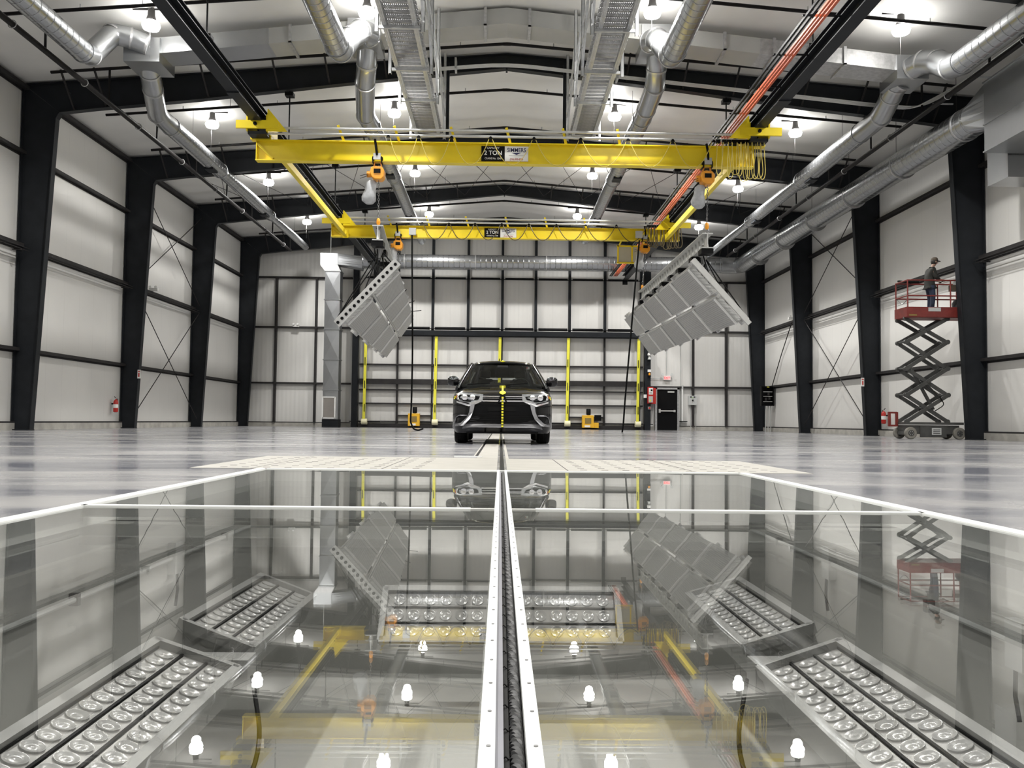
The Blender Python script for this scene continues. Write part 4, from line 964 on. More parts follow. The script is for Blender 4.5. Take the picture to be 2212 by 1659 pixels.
# ---- rod bracing in the third bay
def rods(name, label, group, segs, r=0.014):
    t = thing(name, label, 'brace', segs[0][0], group)
    for a, b in segs: MB().cyl(a, b, r, 6).build('rod', M['girt'], t)
Y1, Y2 = 34.72, 42.08
for x, sd in ((XL+0.42, 'left'), (XR-0.42, 'right')):
    rods('rod_brace', 'lower pair of crossed thin rods on the %s wall' % sd, 'crossed rods on the side walls', [((x, Y1, 0.4), (x, Y2, 5.55)), ((x, Y1, 5.55), (x, Y2, 0.4))], 0.02)
    rods('rod_brace', 'upper pair of crossed thin rods on the %s wall' % sd, 'crossed rods on the side walls', [((x, Y1, 5.9), (x, Y2, 10.2)), ((x, Y1, 10.2), (x, Y2, 5.9))], 0.02)
bxs = [XC-13.55+1.935*k for k in range(15)]
for i, (a, b) in enumerate(zip(bxs[:-1], bxs[1:])):
    za, zb = roof(a)-0.45, roof(b)-0.45
    rods('roof_rod_brace', 'crossed thin roof rods just behind the nearer crane, %s pair from the left' % ORD[i], 'crossed rods under the roof', [((a, Y1, za), (b, Y2, zb)), ((b, Y1, zb), (a, Y2, za))], 0.012)
# ---- cable trays on the side wall girts
for x, s, sd in ((XL+0.24, 1, 'left'), (XR-0.24, -1, 'right')):
    for k, (ya, yb) in enumerate(((20.0, 26.85), (27.15, 34.45), (34.75, 42.05), (42.35, 49.6))):
        t = thing('cable_tray', 'dark wire cable tray on the %s wall, %s bay from the camera' % (sd, ORD[k]), 'cable tray', (x, (ya+yb)/2, 5.7), 'cable trays along the side walls')
        mb = MB()
        for dx in (0, 0.2):
            for dz in (0, 0.08): mb.box(x+s*dx-0.008, x+s*dx+0.008, ya, yb, 5.55+dz, 5.566+dz)
        for j in range(int((yb-ya)/0.2)): mb.box(min(x, x+s*0.2), max(x, x+s*0.2), ya+j*0.2, ya+j*0.2+0.012, 5.545, 5.56)
        mb.build('wire_basket', M['girt'], t)
        for j in range(3): MB().tube(sag((x+s*(0.05+0.05*j), ya+0.1, 5.59), (x+s*(0.05+0.05*j), yb-0.1, 5.59), 0.02, 6), 0.018, 6).build('cable', M['rubber'], t)
        for yy in (ya+0.5, yb-0.5): MB().box(min(x-s*0.05, x+s*0.24), max(x-s*0.05, x+s*0.24), yy-0.02, yy+0.02, 5.51, 5.54).build('bracket', M['girt'], t)
for (x, y, z, lb) in ((XL+0.28, 36.9, 5.84, 'small white wall light on the left side girt between two columns'), (XR-0.28, 44.3, 5.84, 'small white wall light on the right side girt near the far corner'), (-11.95, 50.15, 5.78, 'small white wall light on the end wall left of the square duct')):
    t = thing('emergency_light', lb, 'lamp', (x, y, z), 'small emergency lights on the girts')
    MB().box(x-0.18, x+0.18, y-0.08, y+0.08, z, z+0.12).build('case', M['white'], t)
    for dx in (-0.12, 0.12): MB().lathe([(0.03, 0), (0.06, 0.05), (0.06, 0.09)], (x+dx, y-0.06, z+0.13), (0, -1, 0.3), n=12).build('lamp_head', M['white'], t)

# ---- fire extinguishers and column signs
def extinguisher(x, y, z, s, label):
    t = thing('fire_extinguisher', label, 'fire extinguisher', (x, y, z), 'fire extinguishers on the walls')
    MB().lathe([(0.05, 0), (0.085, 0.02), (0.09, 0.05), (0.09, 0.40), (0.07, 0.46), (0.03, 0.49), (0.03, 0.52)], (x, y, z), n=20).build('cylinder', M['red'], t)
    MB().box(x-0.02, x+0.02, y-0.03, y+0.03, z+0.51, z+0.56).build('valve', M['alu'], t)
    MB().bar((x, y-0.02, z+0.55), (x, y-0.14, z+0.61), 0.02, 0.015).build('handle', M['black'], t)
    MB().tube(smooth_path([(x, y, z+0.54), (x-s*0.02, y+0.12, z+0.55), (x+s*0.03, y+0.13, z+0.35), (x+s*0.03, y+0.12, z+0.15)], 4), 0.014, 8).build('hose', M['rubber'], t)
    mb = MB(); mb.lathe([(0.0905, 0.17), (0.0915, 0.18), (0.0915, 0.30), (0.0905, 0.31)], (x, y, z), n=20); mb.build('label_band', M['white'], t)
    MB().box(min(x, x-s*0.16), max(x, x-s*0.16), y-0.03, y+0.03, z+0.30, z+0.36).build('wall_hook', M['black'], t)
extinguisher(XL+0.20, 33.75, 0.62, 1, 'red fire extinguisher on the left wall beside the second column')
extinguisher(XR-0.20, 33.85, 0.48, -1, 'red fire extinguisher on the right wall left of the scissor lift')
for x, lb in ((-14.38, 'small white and red extinguisher sign on the left second column'), (14.53, 'small white and red extinguisher sign on the right column left of the lift')):
    t = thing('column_sign', lb, 'sign', (x, 34.45, 1.98), 'extinguisher signs on columns')
    s1 = MB().box(x-0.06, x+0.06, 34.42, 34.45, 1.98, 2.32).build('sign_plate', M['white'], t)
    MB().box(x-0.025, x+0.025, 34.41, 34.42, 2.04, 2.2).build('extinguisher_symbol', M['red'], s1); MB().box(x-0.04, x+0.04, 34.41, 34.42, 2.24, 2.28).build('red_band', M['red'], s1)
# ================================================================= the car
M['carpaint'] = mat('black_car_paint', (0.002, 0.002, 0.0025), 0.12, coat=0.45, spec=0.3)
M['chrome'] = mat('chrome', (0.92, 0.92, 0.93), 0.14, 1.0, noise=0.03)
M['silver'] = mat('silver_trim', (0.30, 0.30, 0.31), 0.25, 0.85, noise=0.04)
M['interior'] = mat('dark_interior', (0.02, 0.02, 0.02), 0.7, noise=0.2)
M['lampglass'] = mat('headlamp_lens', (0.55, 0.57, 0.58), 0.06, 0.6, noise=0.3, nscale=14)
M['tape'] = mat('yellow_tape', (0.80, 0.74, 0.03), 0.5, noise=0.04)
M['amber'] = mat('amber_marker', (0.6, 0.2, 0.04), 0.3)
CX, CY = 0.035, 16.08
car = thing('car', 'black sport utility car facing the camera, yellow dotted tape down its nose', 'car', (CX, CY, 0))
def c3(p): return (CX+p[0], CY+p[1], p[2])
ST = [ # y, w, zb, belt, top
 (0.00, 0.62, 0.30, 0.82, 0.865), (0.03, 0.74, 0.24, 0.86, 0.91), (0.09, 0.84, 0.21, 0.89, 0.95), (0.20, 0.905, 0.21, 0.93, 0.99),
 (0.40, 0.945, 0.22, 0.96, 1.03), (0.58, 0.955, 0.62, 0.98, 1.06), (0.80, 0.955, 0.76, 1.00, 1.09), (1.05, 0.955, 0.76, 1.02, 1.125), (1.30, 0.955, 0.62, 1.04, 1.16), (1.42, 0.95, 0.24, 1.05, 1.17),
 (2.6, 0.95, 0.22, 1.07, 1.17), (3.3, 0.955, 0.24, 1.08, 1.17), (3.45, 0.955, 0.62, 1.08, 1.17), (3.75, 0.955, 0.76, 1.09, 1.17), (4.1, 0.95, 0.62, 1.10, 1.17), (4.25, 0.94, 0.26, 1.10, 1.17), (4.7, 0.86, 0.30, 1.08, 1.15), (4.85, 0.70, 0.40, 1.0, 1.10)]
def sect(w, zb, belt, top):
    zs = min(zb, 0.3)
    H = [(0.0, zs), (w*0.66, zs), (w*0.94, zb), (w, zb+0.09), (w*1.0, max(0.62, zb+0.12)), (w*0.995, belt-0.09), (w*0.955, belt), (w*0.80, belt+(top-belt)*0.55), (w*0.45, top-0.012), (0.0, top)]
    return H
V = []; n = 19
for y, w_, zb, belt, top in ST:
    H = sect(w_, zb, belt, top)
    ring = [(x, z) for x, z in H] + [(-x, z) for x, z in reversed(H[1:-1])]
    V += [c3((x, y, z)) for x, z in ring]
n = len(V)//len(ST)
F = [(i*n+j, i*n+(j+1) % n, (i+1)*n+(j+1) % n, (i+1)*n+j) for i in range(len(ST)-1) for j in range(n)]
F += [tuple(range(n)), tuple(range((len(ST)-1)*n, len(ST)*n))]
body = MB().add(V, F, True).build('body', M['carpaint'], car)
# roof shell
V = []; prof = [(0, 1.725), (0.25, 1.72), (0.45, 1.705), (0.58, 1.675), (0.655, 1.60), (0.63, 1.58), (0.5, 1.62), (0.25, 1.66), (0, 1.665)]
ys = [(1.98, -0.06, 0.98), (2.08, -0.03, 0.99), (2.4, 0.0, 1.0), (3.2, 0.0, 1.0), (4.1, -0.04, 0.97), (4.45, -0.10, 0.93)]
full = prof + [(-x, z) for x, z in reversed(prof[1:-1])]
for y, dz, sx in ys:
    for x, z in full: V.append(c3((x*sx, y-0.10*(1-abs(x)/0.65)*(1 if y < 2.1 else 0), z+dz)))
n = len(full)
F = [(i*n+j, i*n+(j+1) % n, (i+1)*n+(j+1) % n, (i+1)*n+j) for i in range(len(ys)-1) for j in range(n)]+[tuple(range(n)), tuple(range((len(ys)-1)*n, len(ys)*n))]
MB().add(V, F, True).build('roof', M['carpaint'], car)
for s in (-1, 1):
    MB().tube([c3((s*0.90, 1.18, 1.06)), c3((s*0.80, 1.55, 1.30)), c3((s*0.645, 2.08, 1.62))], [0.05, 0.042, 0.04], 10).build('windscreen_pillar', M['carpaint'], car)
    for y in (2.75, 3.7): MB().bar(c3((s*0.90, y, 1.08)), c3((s*0.655, y, 1.62)), 0.10, 0.04, up=(s, 0, 0)).build('door_pillar', M['black'], car)
    MB().bar(c3((s*0.86, 4.7, 1.08)), c3((s*0.62, 4.4, 1.58)), 0.16, 0.05, up=(s, 0, 0)).build('rear_pillar', M['carpaint'], car)
    mb = MB().add([c3((s*0.895, 1.5, 1.10)), c3((s*0.90, 4.6, 1.11)), c3((s*0.65, 4.35, 1.60)), c3((s*0.655, 2.15, 1.62))], [(0,1,2,3)]); mb.build('side_window', M['privacy'], car)
    MB().tube([c3((s*0.57, 2.5, 1.67)), c3((s*0.575, 2.7, 1.70)), c3((s*0.575, 4.0, 1.70)), c3((s*0.57, 4.2, 1.66))], 0.014, 8).build('roof_rail', M['black'], car)
# windscreen
V = []; NX, NZ = 12, 6
for k in range(NZ+1):
    t = k/NZ
    for i in range(NX+1):
        a = -1+2*i/NX; hw = 0.83*(1-t)+0.61*t; V.append(c3((a*hw, 1.22+0.84*t-0.12*(1-a*a), 1.14+0.505*t)))
MB().add(V, [(k*(NX+1)+i, k*(NX+1)+i+1, (k+1)*(NX+1)+i+1, (k+1)*(NX+1)+i) for k in range(NZ) for i in range(NX)], True).build('windscreen', M['carglass'], car)
tg = MB()
for q in ([(-0.86, 1.05), (0.86, 1.05), (0.80, 1.22), (-0.80, 1.22)], [(-0.80, 1.22), (-0.44, 1.22), (-0.38, 1.46), (-0.70, 1.46)], [(0.44, 1.22), (0.80, 1.22), (0.70, 1.46), (0.38, 1.46)], [(-0.70, 1.46), (0.70, 1.46), (0.60, 1.62), (-0.60, 1.62)]):
    tg.add([c3((x, 4.78-0.85*(z-1.05), z)) for x, z in q]+[c3((x, 4.74-0.85*(z-1.05), z)) for x, z in q], [(0,1,2,3), (7,6,5,4), (0,1,5,4), (1,2,6,5), (2,3,7,6), (3,0,4,7)])
tg.build('tailgate', M['carpaint'], car)
MB().add([c3((-0.44, 4.635, 1.22)), c3((0.44, 4.635, 1.22)), c3((0.38, 4.43, 1.46)), c3((-0.38, 4.43, 1.46))], [(0,1,2,3)]).build('rear_window', M['clear'], car)
# interior
MB().poly([(-0.84, 1.12), (0.84, 1.12), (0.80, 1.19), (0.45, 1.20), (0.25, 1.215), (-0.4, 1.20), (-0.80, 1.19)], CY+1.35, CY+1.8).build('dashboard', M['interior'], car).location.x += 0.0
bpy.data.objects['dashboard'].location = (0, 0, 0)
for x in (-0.38, 0.38):
    st = MB().poly([(CX+x-0.24, 0.6), (CX+x+0.24, 0.6), (CX+x+0.22, 1.25), (CX+x+0.15, 1.34), (CX+x-0.15, 1.34), (CX+x-0.22, 1.25)], CY+2.5, CY+2.64).build('seat', M['interior'], car)
    MB().cbox((CX+x, CY+2.6, 1.44), (0.24, 0.10, 0.17)).build('headrest', M['interior'], st, bevel=0.03)
    st = MB().cbox((CX+x, CY+3.6, 1.22), (0.22, 0.09, 0.15)).build('rear_headrest', M['interior'], car, bevel=0.03)
MB().box(CX-0.66, CX+0.66, CY+3.7, CY+3.85, 0.6, 1.20).build('rear_seat', M['interior'], car)
MB().tube([(CX+0.38+0.18*math.cos(a), CY+1.95-0.08*math.sin(a), 1.15+0.17*math.sin(a)) for a in [k*2*PI/20 for k in range(21)]], 0.016, 8).build('steering_wheel', M['interior'], car)
MB().cbox((CX, CY+1.80, 1.56), (0.22, 0.03, 0.06)).build('rear_view_mirror', M['interior'], car)
for s, a in ((-1, 0.1), (1, 0.55)): MB().bar(c3((-0.70+0.75*(s+1)/2, 1.12, 1.155)), c3((-0.25+0.75*(s+1)/2, 1.07, 1.185)), 0.02, 0.02).build('wiper', M['black'], car)
stk = MB().bar(c3((0.50, 1.90, 1.545)), c3((0.56, 1.91, 1.545)), 0.01, 0.05).build('windscreen_sticker', M['white'], car); MB().bar(c3((0.495, 1.895, 1.55)), c3((0.52, 1.90, 1.55)), 0.012, 0.03).build('red_mark', M['red'], stk)
# front surfaces
def yf(x):
    x = abs(x); T = [(0, 0.0), (0.62, 0.0), (0.74, 0.03), (0.84, 0.09), (0.905, 0.2), (0.945, 0.4), (0.96, 0.6)]
    for (a, b), (c, d) in zip(T[:-1], T[1:]):
        if a <= x <= c: return b+(d-b)*(x-a)/(c-a)
    return 0.6
def patch(name, pts, m, off=0.012, th=0.02, parent=None, tilt=0.0):
    """a plate following the nose; pts (x,z)"""
    mb = MB(); n = len(pts)
    cx_ = sum(p[0] for p in pts)/n; cz_ = sum(p[1] for p in pts)/n
    pts2 = []
    for (a, b) in zip(pts, pts[1:]+pts[:1]):
        for k in range(3): pts2.append((a[0]+(b[0]-a[0])*k/3, a[1]+(b[1]-a[1])*k/3))
    n = len(pts2)
    zt_ = max(p[1] for p in pts)
    fr = [c3((x, yf(x)-off-th-tilt*(zt_-z), z)) for x, z in pts2]; bk = [c3((x, yf(x)+0.05, z)) for x, z in pts2]
    mb.add(fr+bk, [(i, (i+1) % n, n+(i+1) % n, n+i) for i in range(n)]); mb.add(fr, [tuple(range(n))]); return mb.build(name, m, parent or car)
def mir(pts): return [(-x, z) for x, z in reversed(pts)]
gr = patch('grille', [(-0.38, 0.915), (0.40, 0.915), (0.41, 0.80), (0.33, 0.78), (-0.31, 0.78), (-0.39, 0.80)], M['black'], 0.0, 0.005)
for z, h, w_ in ((0.894, 0.024, 0.385), (0.862, 0.014, 0.36), (0.808, 0.034, 0.375)):
    MB().tube([c3((-w_+(2*w_+0.02)*k/16, yf(-w_+(2*w_+0.02)*k/16)-0.012, z)) for k in range(17)], h*0.5, 10).build('chrome_bar', M['chrome'], car)
lowg = patch('lower_grille', [(-0.52, 0.74), (0.52, 0.74), (0.56, 0.60), (0.68, 0.40), (-0.68, 0.40), (-0.56, 0.60)], M['black'], 0.0, 0.004)
for k in range(5):
    z = 0.56-0.035*k; w_ = 0.56+0.02*k; patch('grille_slat', [(-w_, z+0.006), (w_, z+0.006), (w_, z-0.006), (-w_, z-0.006)], M['rubber'], 0.006, 0.006, lowg)
patch('plate_recess', [(-0.27, 0.70), (0.25, 0.70), (0.25, 0.62), (-0.27, 0.62)], M['rubber'], 0.006, 0.01)
patch('skid_plate', [(-0.71, 0.378), (0.70, 0.378), (0.75, 0.285), (0.56, 0.315), (-0.55, 0.315), (-0.75, 0.29)], M['silver'], 0.012, 0.01, tilt=0.7)
C = [(0.515, 0.755), (0.60, 0.72), (0.615, 0.60), (0.66, 0.495), (0.77, 0.395), (0.885, 0.365), (0.885, 0.33), (0.72, 0.345), (0.60, 0.47), (0.56, 0.56), (0.53, 0.66)]
HL = [(0.36, 0.935), (0.60, 0.95), (0.79, 0.955), (0.86, 0.90), (0.86, 0.84), (0.80, 0.80), (0.60, 0.765), (0.37, 0.82)]
LT = [(0.37, 0.815), (0.52, 0.80), (0.64, 0.745), (0.86, 0.80), (0.86, 0.775), (0.63, 0.705), (0.52, 0.735), (0.40, 0.79)]
FG = [(0.68, 0.53), (0.82, 0.53), (0.862, 0.50), (0.885, 0.40), (0.80, 0.40), (0.71, 0.48)]
for s in (1, -1):
    f = (lambda p: p) if s > 0 else mir
    patch('chrome_blade', f(C), M['silver'], 0.02, 0.02, tilt=0.22)
    h = patch('headlamp', f(HL), M['lampglass'], 0.006, 0.012)
    patch('lamp_base', f([(0.42, 0.89), (0.80, 0.93), (0.84, 0.88), (0.80, 0.83), (0.62, 0.80), (0.45, 0.83)]), M['black'], 0.008, 0.014, h)
    for x, r in ((0.56, 0.045), (0.70, 0.05)):
        MB().lathe([(r, 0), (r*1.15, 0.012), (r*0.8, 0.03), (r*0.4, 0.038)], c3((s*x, yf(x)-0.01, 0.872)), (0, -1, 0), n=18).build('projector', M['chrome'], h)
    patch('light_guide', f([(0.73, 0.935), (0.80, 0.94), (0.845, 0.90), (0.83, 0.84), (0.815, 0.84), (0.83, 0.895), (0.79, 0.925), (0.73, 0.92)]), M['white'], 0.03, 0.006, h)
    patch('turn_signal', f([(0.855, 0.92), (0.875, 0.90), (0.875, 0.86), (0.86, 0.86)]), M['amber'], 0.02, 0.01, h)
    patch('chrome_trim', f(LT), M['chrome'], 0.02, 0.02)
    fg = patch('fog_lamp_recess', f(FG), M['rubber'], 0.004, 0.006)
    q = [c3((s*x, yf(x)-0.02, z)) for x, z in ((0.66, 0.535), (0.81, 0.535), (0.865, 0.50), (0.89, 0.40))]; MB().tube(q, 0.008, 6).build('chrome_line', M['silver'], fg)
    # corner stickers, mirrors
    patch('corner_sticker', f([(0.885, 0.90), (0.91, 0.885), (0.90, 0.87), (0.925, 0.85), (0.905, 0.835), (0.885, 0.86)]), M['tape'], 0.03, 0.004)
    mm = MB(); v = []; N = 14
    for i in range(9):
        a = PI*i/8
        for j in range(N):
            b = 2*PI*j/N; v.append((CX+s*(1.0-0.115*math.cos(a)*(1)), CY+1.36-0.09*math.sin(a)*math.cos(b)*1.0+0.02, 1.235+0.105*(abs(math.sin(a))**0.5)*math.sin(b)))
    mm.add(v, [(i*N+j, i*N+(j+1) % N, (i+1)*N+(j+1) % N, (i+1)*N+j) for i in range(8) for j in range(N)], True)
    mr_ = mm.build('side_mirror', M['carpaint'], car); MB().bar(c3((s*0.86, 1.42, 1.14)), c3((s*0.95, 1.39, 1.20)), 0.06, 0.05).build('mirror_arm', M['black'], mr_)
    for y in (0.93, 3.80):
        x0, x1 = s*0.67, s*0.925
        w_ = MB().lathe([(0.24, 0.0), (0.33, 0.0), (0.36, 0.03), (0.366, 0.08), (0.366, 0.18), (0.36, 0.235), (0.33, 0.255), (0.24, 0.255)], (CX+x0, CY+y, 0.366), (s, 0, 0), n=36).build('tyre', M['rubber'], car)
        MB().lathe([(0.245, 0.20), (0.235, 0.24), (0.07, 0.25), (0.03, 0.26)], (CX+x0, CY+y, 0.366), (s, 0, 0), n=30).build('rim', M['silver'], w_)
        for k in range(3): MB().tube([(CX+x0+s*(0.06+0.07*k), CY+y+0.366*math.cos(a), 0.366+0.366*math.sin(a)) for a in [j*2*PI/32 for j in range(33)]], 0.005, 4, cap=False).build('tread_groove', M['black'], w_)
MB().box(CX-0.66, CX+0.66, CY+0.25, CY+4.5, 0.235, 0.32).build('underbody', M['rubber'], car)
MB().poly([(CX-0.72, 0.33), (CX+0.72, 0.33), (CX+0.66, 0.20), (CX-0.66, 0.20)], CY+0.05, CY+0.12).build('air_dam', M['rubber'], car)
for s in (-1, 1): MB().box(CX+s*0.60, CX+s*0.94, CY+1.35, CY+3.4, 0.24, 0.30).build('sill', M['rubber'], car)
# emblem of three rhombi
em = patch('emblem_plate', [(-0.045, 0.915), (0.045, 0.915), (0.085, 0.785), (0.06, 0.765), (-0.06, 0.765), (-0.085, 0.785)], M['black'], 0.03, 0.01)
yy = CY-0.055
def rhomb(cx_, cz_, ang):
    a = 0.062; b = 0.036; d = Vector((math.sin(ang), math.cos(ang))); p = Vector((d.y, -d.x))
    q = [Vector((cx_, cz_)), Vector((cx_, cz_))+d*a*0.5+p*b*0.55, Vector((cx_, cz_))+d*a, Vector((cx_, cz_))+d*a*0.5-p*b*0.55]
    return MB().poly([(CX+v.x, v.y) for v in q], yy-0.008, yy)
for ang in (0, 2*PI/3, -2*PI/3): rhomb(0, 0.825, ang).build('emblem_rhombus', M['chrome'], em)
# yellow and black tape down the nose and along the bonnet, target marks
tp = MB().box(CX-0.018, CX+0.018, CY-0.062, CY-0.03, 0.29, 0.90).build('centre_tape', M['black'], car)
z = 0.87
while z > 0.30:
    MB().box(CX-0.018, CX+0.018, CY-0.066, CY-0.061, z-0.018, z+0.016).build('yellow_square', M['tape'], tp); z -= 0.053
hood = [(0.02, 0.93), (0.09, 0.962), (0.20, 0.992), (0.40, 1.037), (0.58, 1.067), (0.80, 1.097), (1.05, 1.132)]
bt = MB()
for (a, b), (c, d) in zip(hood[:-1], hood[1:]):
    bt.bar(c3((0, a, b)), c3((0, c, d)), 0.032, 0.006)
bt = bt.build('bonnet_tape', M['tape'], car)
for y, z, w_ in ((1.05, 1.134, 0.12), (0.93, 1.116, 0.12), (0.80, 1.099, 0.11), (0.2, 0.996, 0.06)): MB().bar(c3((-w_/2, y, z)), c3((w_/2, y, z)), 0.035, 0.006).build('tape_tick', M['tape'], bt)
MB().lathe([(0.06, 0), (0.06, 0.008)], c3((0, 0.10, 0.965)), (0, -0.5, 0.9), n=20).build('target_disc', M['tape'], bt)
MB().bar(c3((0, 1.90, 1.672)), c3((0, 2.3, 1.73)), 0.03, 0.006).build('roof_tape', M['tape'], car); MB().bar(c3((-0.05, 1.93, 1.68)), c3((0.05, 1.93, 1.68)), 0.05, 0.01).build('roof_target', M['tape'], car)

# ================================================================= scissor lift
lift = thing('scissor_lift', 'raised scissor lift with red platform near the right wall', 'lift', (13.8, 27.6, 0))
X0, X1, YN, YR = 12.9, 14.62, 27.28, 28.06
ch = MB().box(X0+0.05, X1, YN+0.05, YR-0.05, 0.16, 0.44).build('chassis', M['liftgrey'], lift, bevel=0.01)
MB().box(X0, X1+0.12, YN, YR, 0.46, 0.54).build('chassis_top', M['liftgrey'], lift)
pl = MB().box(13.35, 14.2, YN+0.02, YN+0.05, 0.06, 0.42).build('battery_tray', M['liftgrey'], lift); MB().box(13.72, 14.02, YN-0.0, YN+0.02, 0.14, 0.36).build('sign_panel', M['grey'], pl)
for k in range(3): MB().box(13.76, 13.98, YN-0.006, YN, 0.18+0.055*k, 0.20+0.055*k).build('printed_line', M['girt'], pl)
for x, ys_ in ((13.03, (YN, YR)), (14.58, (YN, YR))):
    for y in ys_:
        wh = MB().lathe([(0.09, -0.055), (0.17, -0.06), (0.19, -0.04), (0.19, 0.04), (0.17, 0.06), (0.09, 0.055)], (x, y, 0.19), (0, 1, 0), n=26).build('wheel', M['tyregrey'], lift)
        MB().lathe([(0.10, 0), (0.09, 0.012), (0.03, 0.02)], (x, y-0.055, 0.19), (0, -1, 0), n=18).build('hub', M['liftgrey'], wh)
        for a in range(6): MB().cyl((x+0.06*math.cos(a*PI/3), y-0.072, 0.19+0.06*math.sin(a*PI/3)), (x+0.06*math.cos(a*PI/3), y-0.06, 0.19+0.06*math.sin(a*PI/3)), 0.01, 6).build('wheel_bolt', M['alu'], wh)
    MB().box(x-0.1, x+0.1, YN+0.1, YR-0.1, 0.13, 0.24).build('axle', M['liftgrey'], lift)
lb = MB()
for z in (0.42, 0.84): lb.box(12.62, 12.9, 27.9, 27.94, z-0.03, z+0.03)
for x in (12.64, 12.88): lb.box(x-0.04, x+0.04, 27.88, 27.94, 0.40, 0.86)
lb.build('ladder_guard', M['liftred'], lift)
nodes = [0.56, 1.41, 2.26, 3.11, 3.86]
xl_, xr_ = 12.98, 14.30
def arm(y, p, q, mt):
    a = Vector((p[0], y, p[1])); b = Vector((q[0], y, q[1])); d = (b-a).normalized()
    mb = MB(); mb.bar(a, b, 0.05, 0.115, up=(0, 0, 1))
    for c in (a, b): mb.cyl(c-Vector((0, 0.03, 0)), c+Vector((0, 0.03, 0)), 0.075, 14)
    return mb.build('scissor_arm', mt, lift)
for y, o in ((YN+0.10, 0.0), (YR-0.12, 0.0)):
    for i in range(4):
        zb_, zt_ = nodes[i], nodes[i+1]
        x0b = xl_ if i else xl_-0.02
        s1 = arm(y, (x0b, zb_), (xr_, zt_), M['liftgrey']); s2 = arm(y+0.06, (xr_, zb_), (x0b, zt_), M['liftgrey'])
for z in nodes[1:4]:
    for x in (xl_, xr_): MB().cyl((x, YN+0.08, z), (x, YR-0.05, z), 0.03, 10).build('pivot_tube', M['liftgrey'], lift)
for i in range(4):
    z = (nodes[i]+nodes[i+1])/2; MB().cyl(((xl_+xr_)/2, YN+0.06, z), ((xl_+xr_)/2, YR-0.03, z), 0.035, 10).build('pivot_tube', M['liftgrey'], lift)
MB().cyl((13.95, 27.65, 0.95), (13.25, 27.65, 2.25), 0.055, 12).build('hydraulic_cylinder', M['liftgrey'], lift)
MB().cyl((14.15, 27.65, 1.3), (13.5, 27.65, 2.0), 0.05, 12).build('hydraulic_cylinder', M['liftgrey'], lift)
MB().tube(smooth_path([(13.85, YN+0.05, 0.9), (14.15, YN+0.03, 1.1), (14.0, YN+0.04, 1.35)], 4), 0.015, 6).build('hose', M['rubber'], lift)
DZ = 4.08
dk = MB().box(12.95, 15.0, YN-0.02, YR+0.02, 3.88, DZ).build('platform', M['liftred'], lift)
tb_ = MB()
tb_.box(12.95, 15.0, YN-0.04, YN-0.02, 3.90, 4.22); tb_.box(12.95, 15.0, YR+0.02, YR+0.04, 3.90, 4.22); tb_.box(12.93, 12.95, YN-0.04, YR+0.04, 3.90, 4.22)
tb_.build('toe_board', M['liftred'], dk)
MB().box(13.62, 14.02, YN-0.05, YN-0.04, 4.08, 4.2).build('faded_lettering', M['grey'], dk); MB().box(13.0, 13.25, YN-0.05, YN-0.04, 3.93, 3.98).build('maker_plate', M['brown'], dk)
rl = []
def rail(a, b, r=0.022, nm='guard_rail'): MB().cyl(a, b, r, 10).build(nm, M['liftred'], lift)
for y in (YN-0.02, YR+0.02):
    for z in (5.08, 4.58): rail((12.97, y, z), (14.98, y, z))
    for x in (12.97, 14.35, 14.98): rail((x, y, 4.1), (x, y, 5.08), nm='rail_post')
for x in (12.97, 14.98):
    for z in (5.08, 4.58): rail((x, YN-0.02, z), (x, YR+0.02, z))
MB().tube(sag((12.98, YR, 4.6), (12.98, YN, 4.5), 0.18), 0.012, 6).build('safety_chain', M['chain'], lift)
cb = MB().box(14.36, 14.74, YN-0.1, YN+0.12, 4.74, 4.93).build('control_box', M['brown2'], lift); MB().box(14.5, 14.72, YN-0.08, YN+0.1, 4.93, 5.06).build('control_panel', M['grey'], cb); MB().cyl((14.62, YN, 5.06), (14.62, YN, 5.14), 0.02, 8).build('joystick', M['black'], cb)
simple('tool_bag', 'dark bag standing at the far end of the red lift platform', 'bag', MB().lathe([(0.05, 0), (0.15, 0.02), (0.16, 0.3), (0.10, 0.42), (0.04, 0.44)], (14.72, 27.55, DZ), n=16), M['interior'])
M_w = simple('cable_bundle', 'bundle of dark cables lying over the top rail behind the person', 'cables', MB().tube(sag((12.99, 27.9, 5.14), (13.75, 28.12, 5.155), 0.012), 0.035, 8).tube(sag((13.0, 28.0, 5.155), (13.6, 28.10, 5.17), 0.01), 0.03, 8), M['rubber'])

# ================================================================= person on the platform
def skin_body(name, nodes_, edges, m, parent, sub=2):
    me = bpy.data.meshes.new(name); o = OFF[parent.name]
    me.from_pydata([(p[0]-o.x, p[1]-o.y, p[2]-o.z) for p, r in nodes_], edges, []); me.materials.append(m)
    ob = bpy.data.objects.new(name, me); col.objects.link(ob); ob.parent = parent; OFF[ob.name] = o
    sk = ob.modifiers.new('skin', 'SKIN'); sk.use_smooth_shade = True
    sl = me.skin_vertices[0] if me.skin_vertices else None
    if sl is None:
        bm = bmesh.new(); bm.from_mesh(me); bm.verts.layers.skin.verify(); bm.to_mesh(me); bm.free(); sl = me.skin_vertices[0]
    for i, (p, r) in enumerate(nodes_):
        sl.data[i].radius = r if isinstance(r, tuple) else (r, r)
    sl.data[0].use_root = True
    ss = ob.modifiers.new('subdivision', 'SUBSURF'); ss.levels = sub; ss.render_levels = sub
    return ob
M['skin'] = mat('skin', (0.30, 0.18, 0.13), 0.5, noise=0.06)  # skin, jacket, jeans and cap darkened: backlit shade put into the colours
M['jacket'] = mat('dark_olive_jacket', (0.016, 0.016, 0.013), 0.8, noise=0.2, nscale=12, bump=0.3, bscale=18)
M['jeans'] = mat('blue_jeans', (0.018, 0.027, 0.055), 0.85, noise=0.3, nscale=9, bump=0.3, bscale=25)
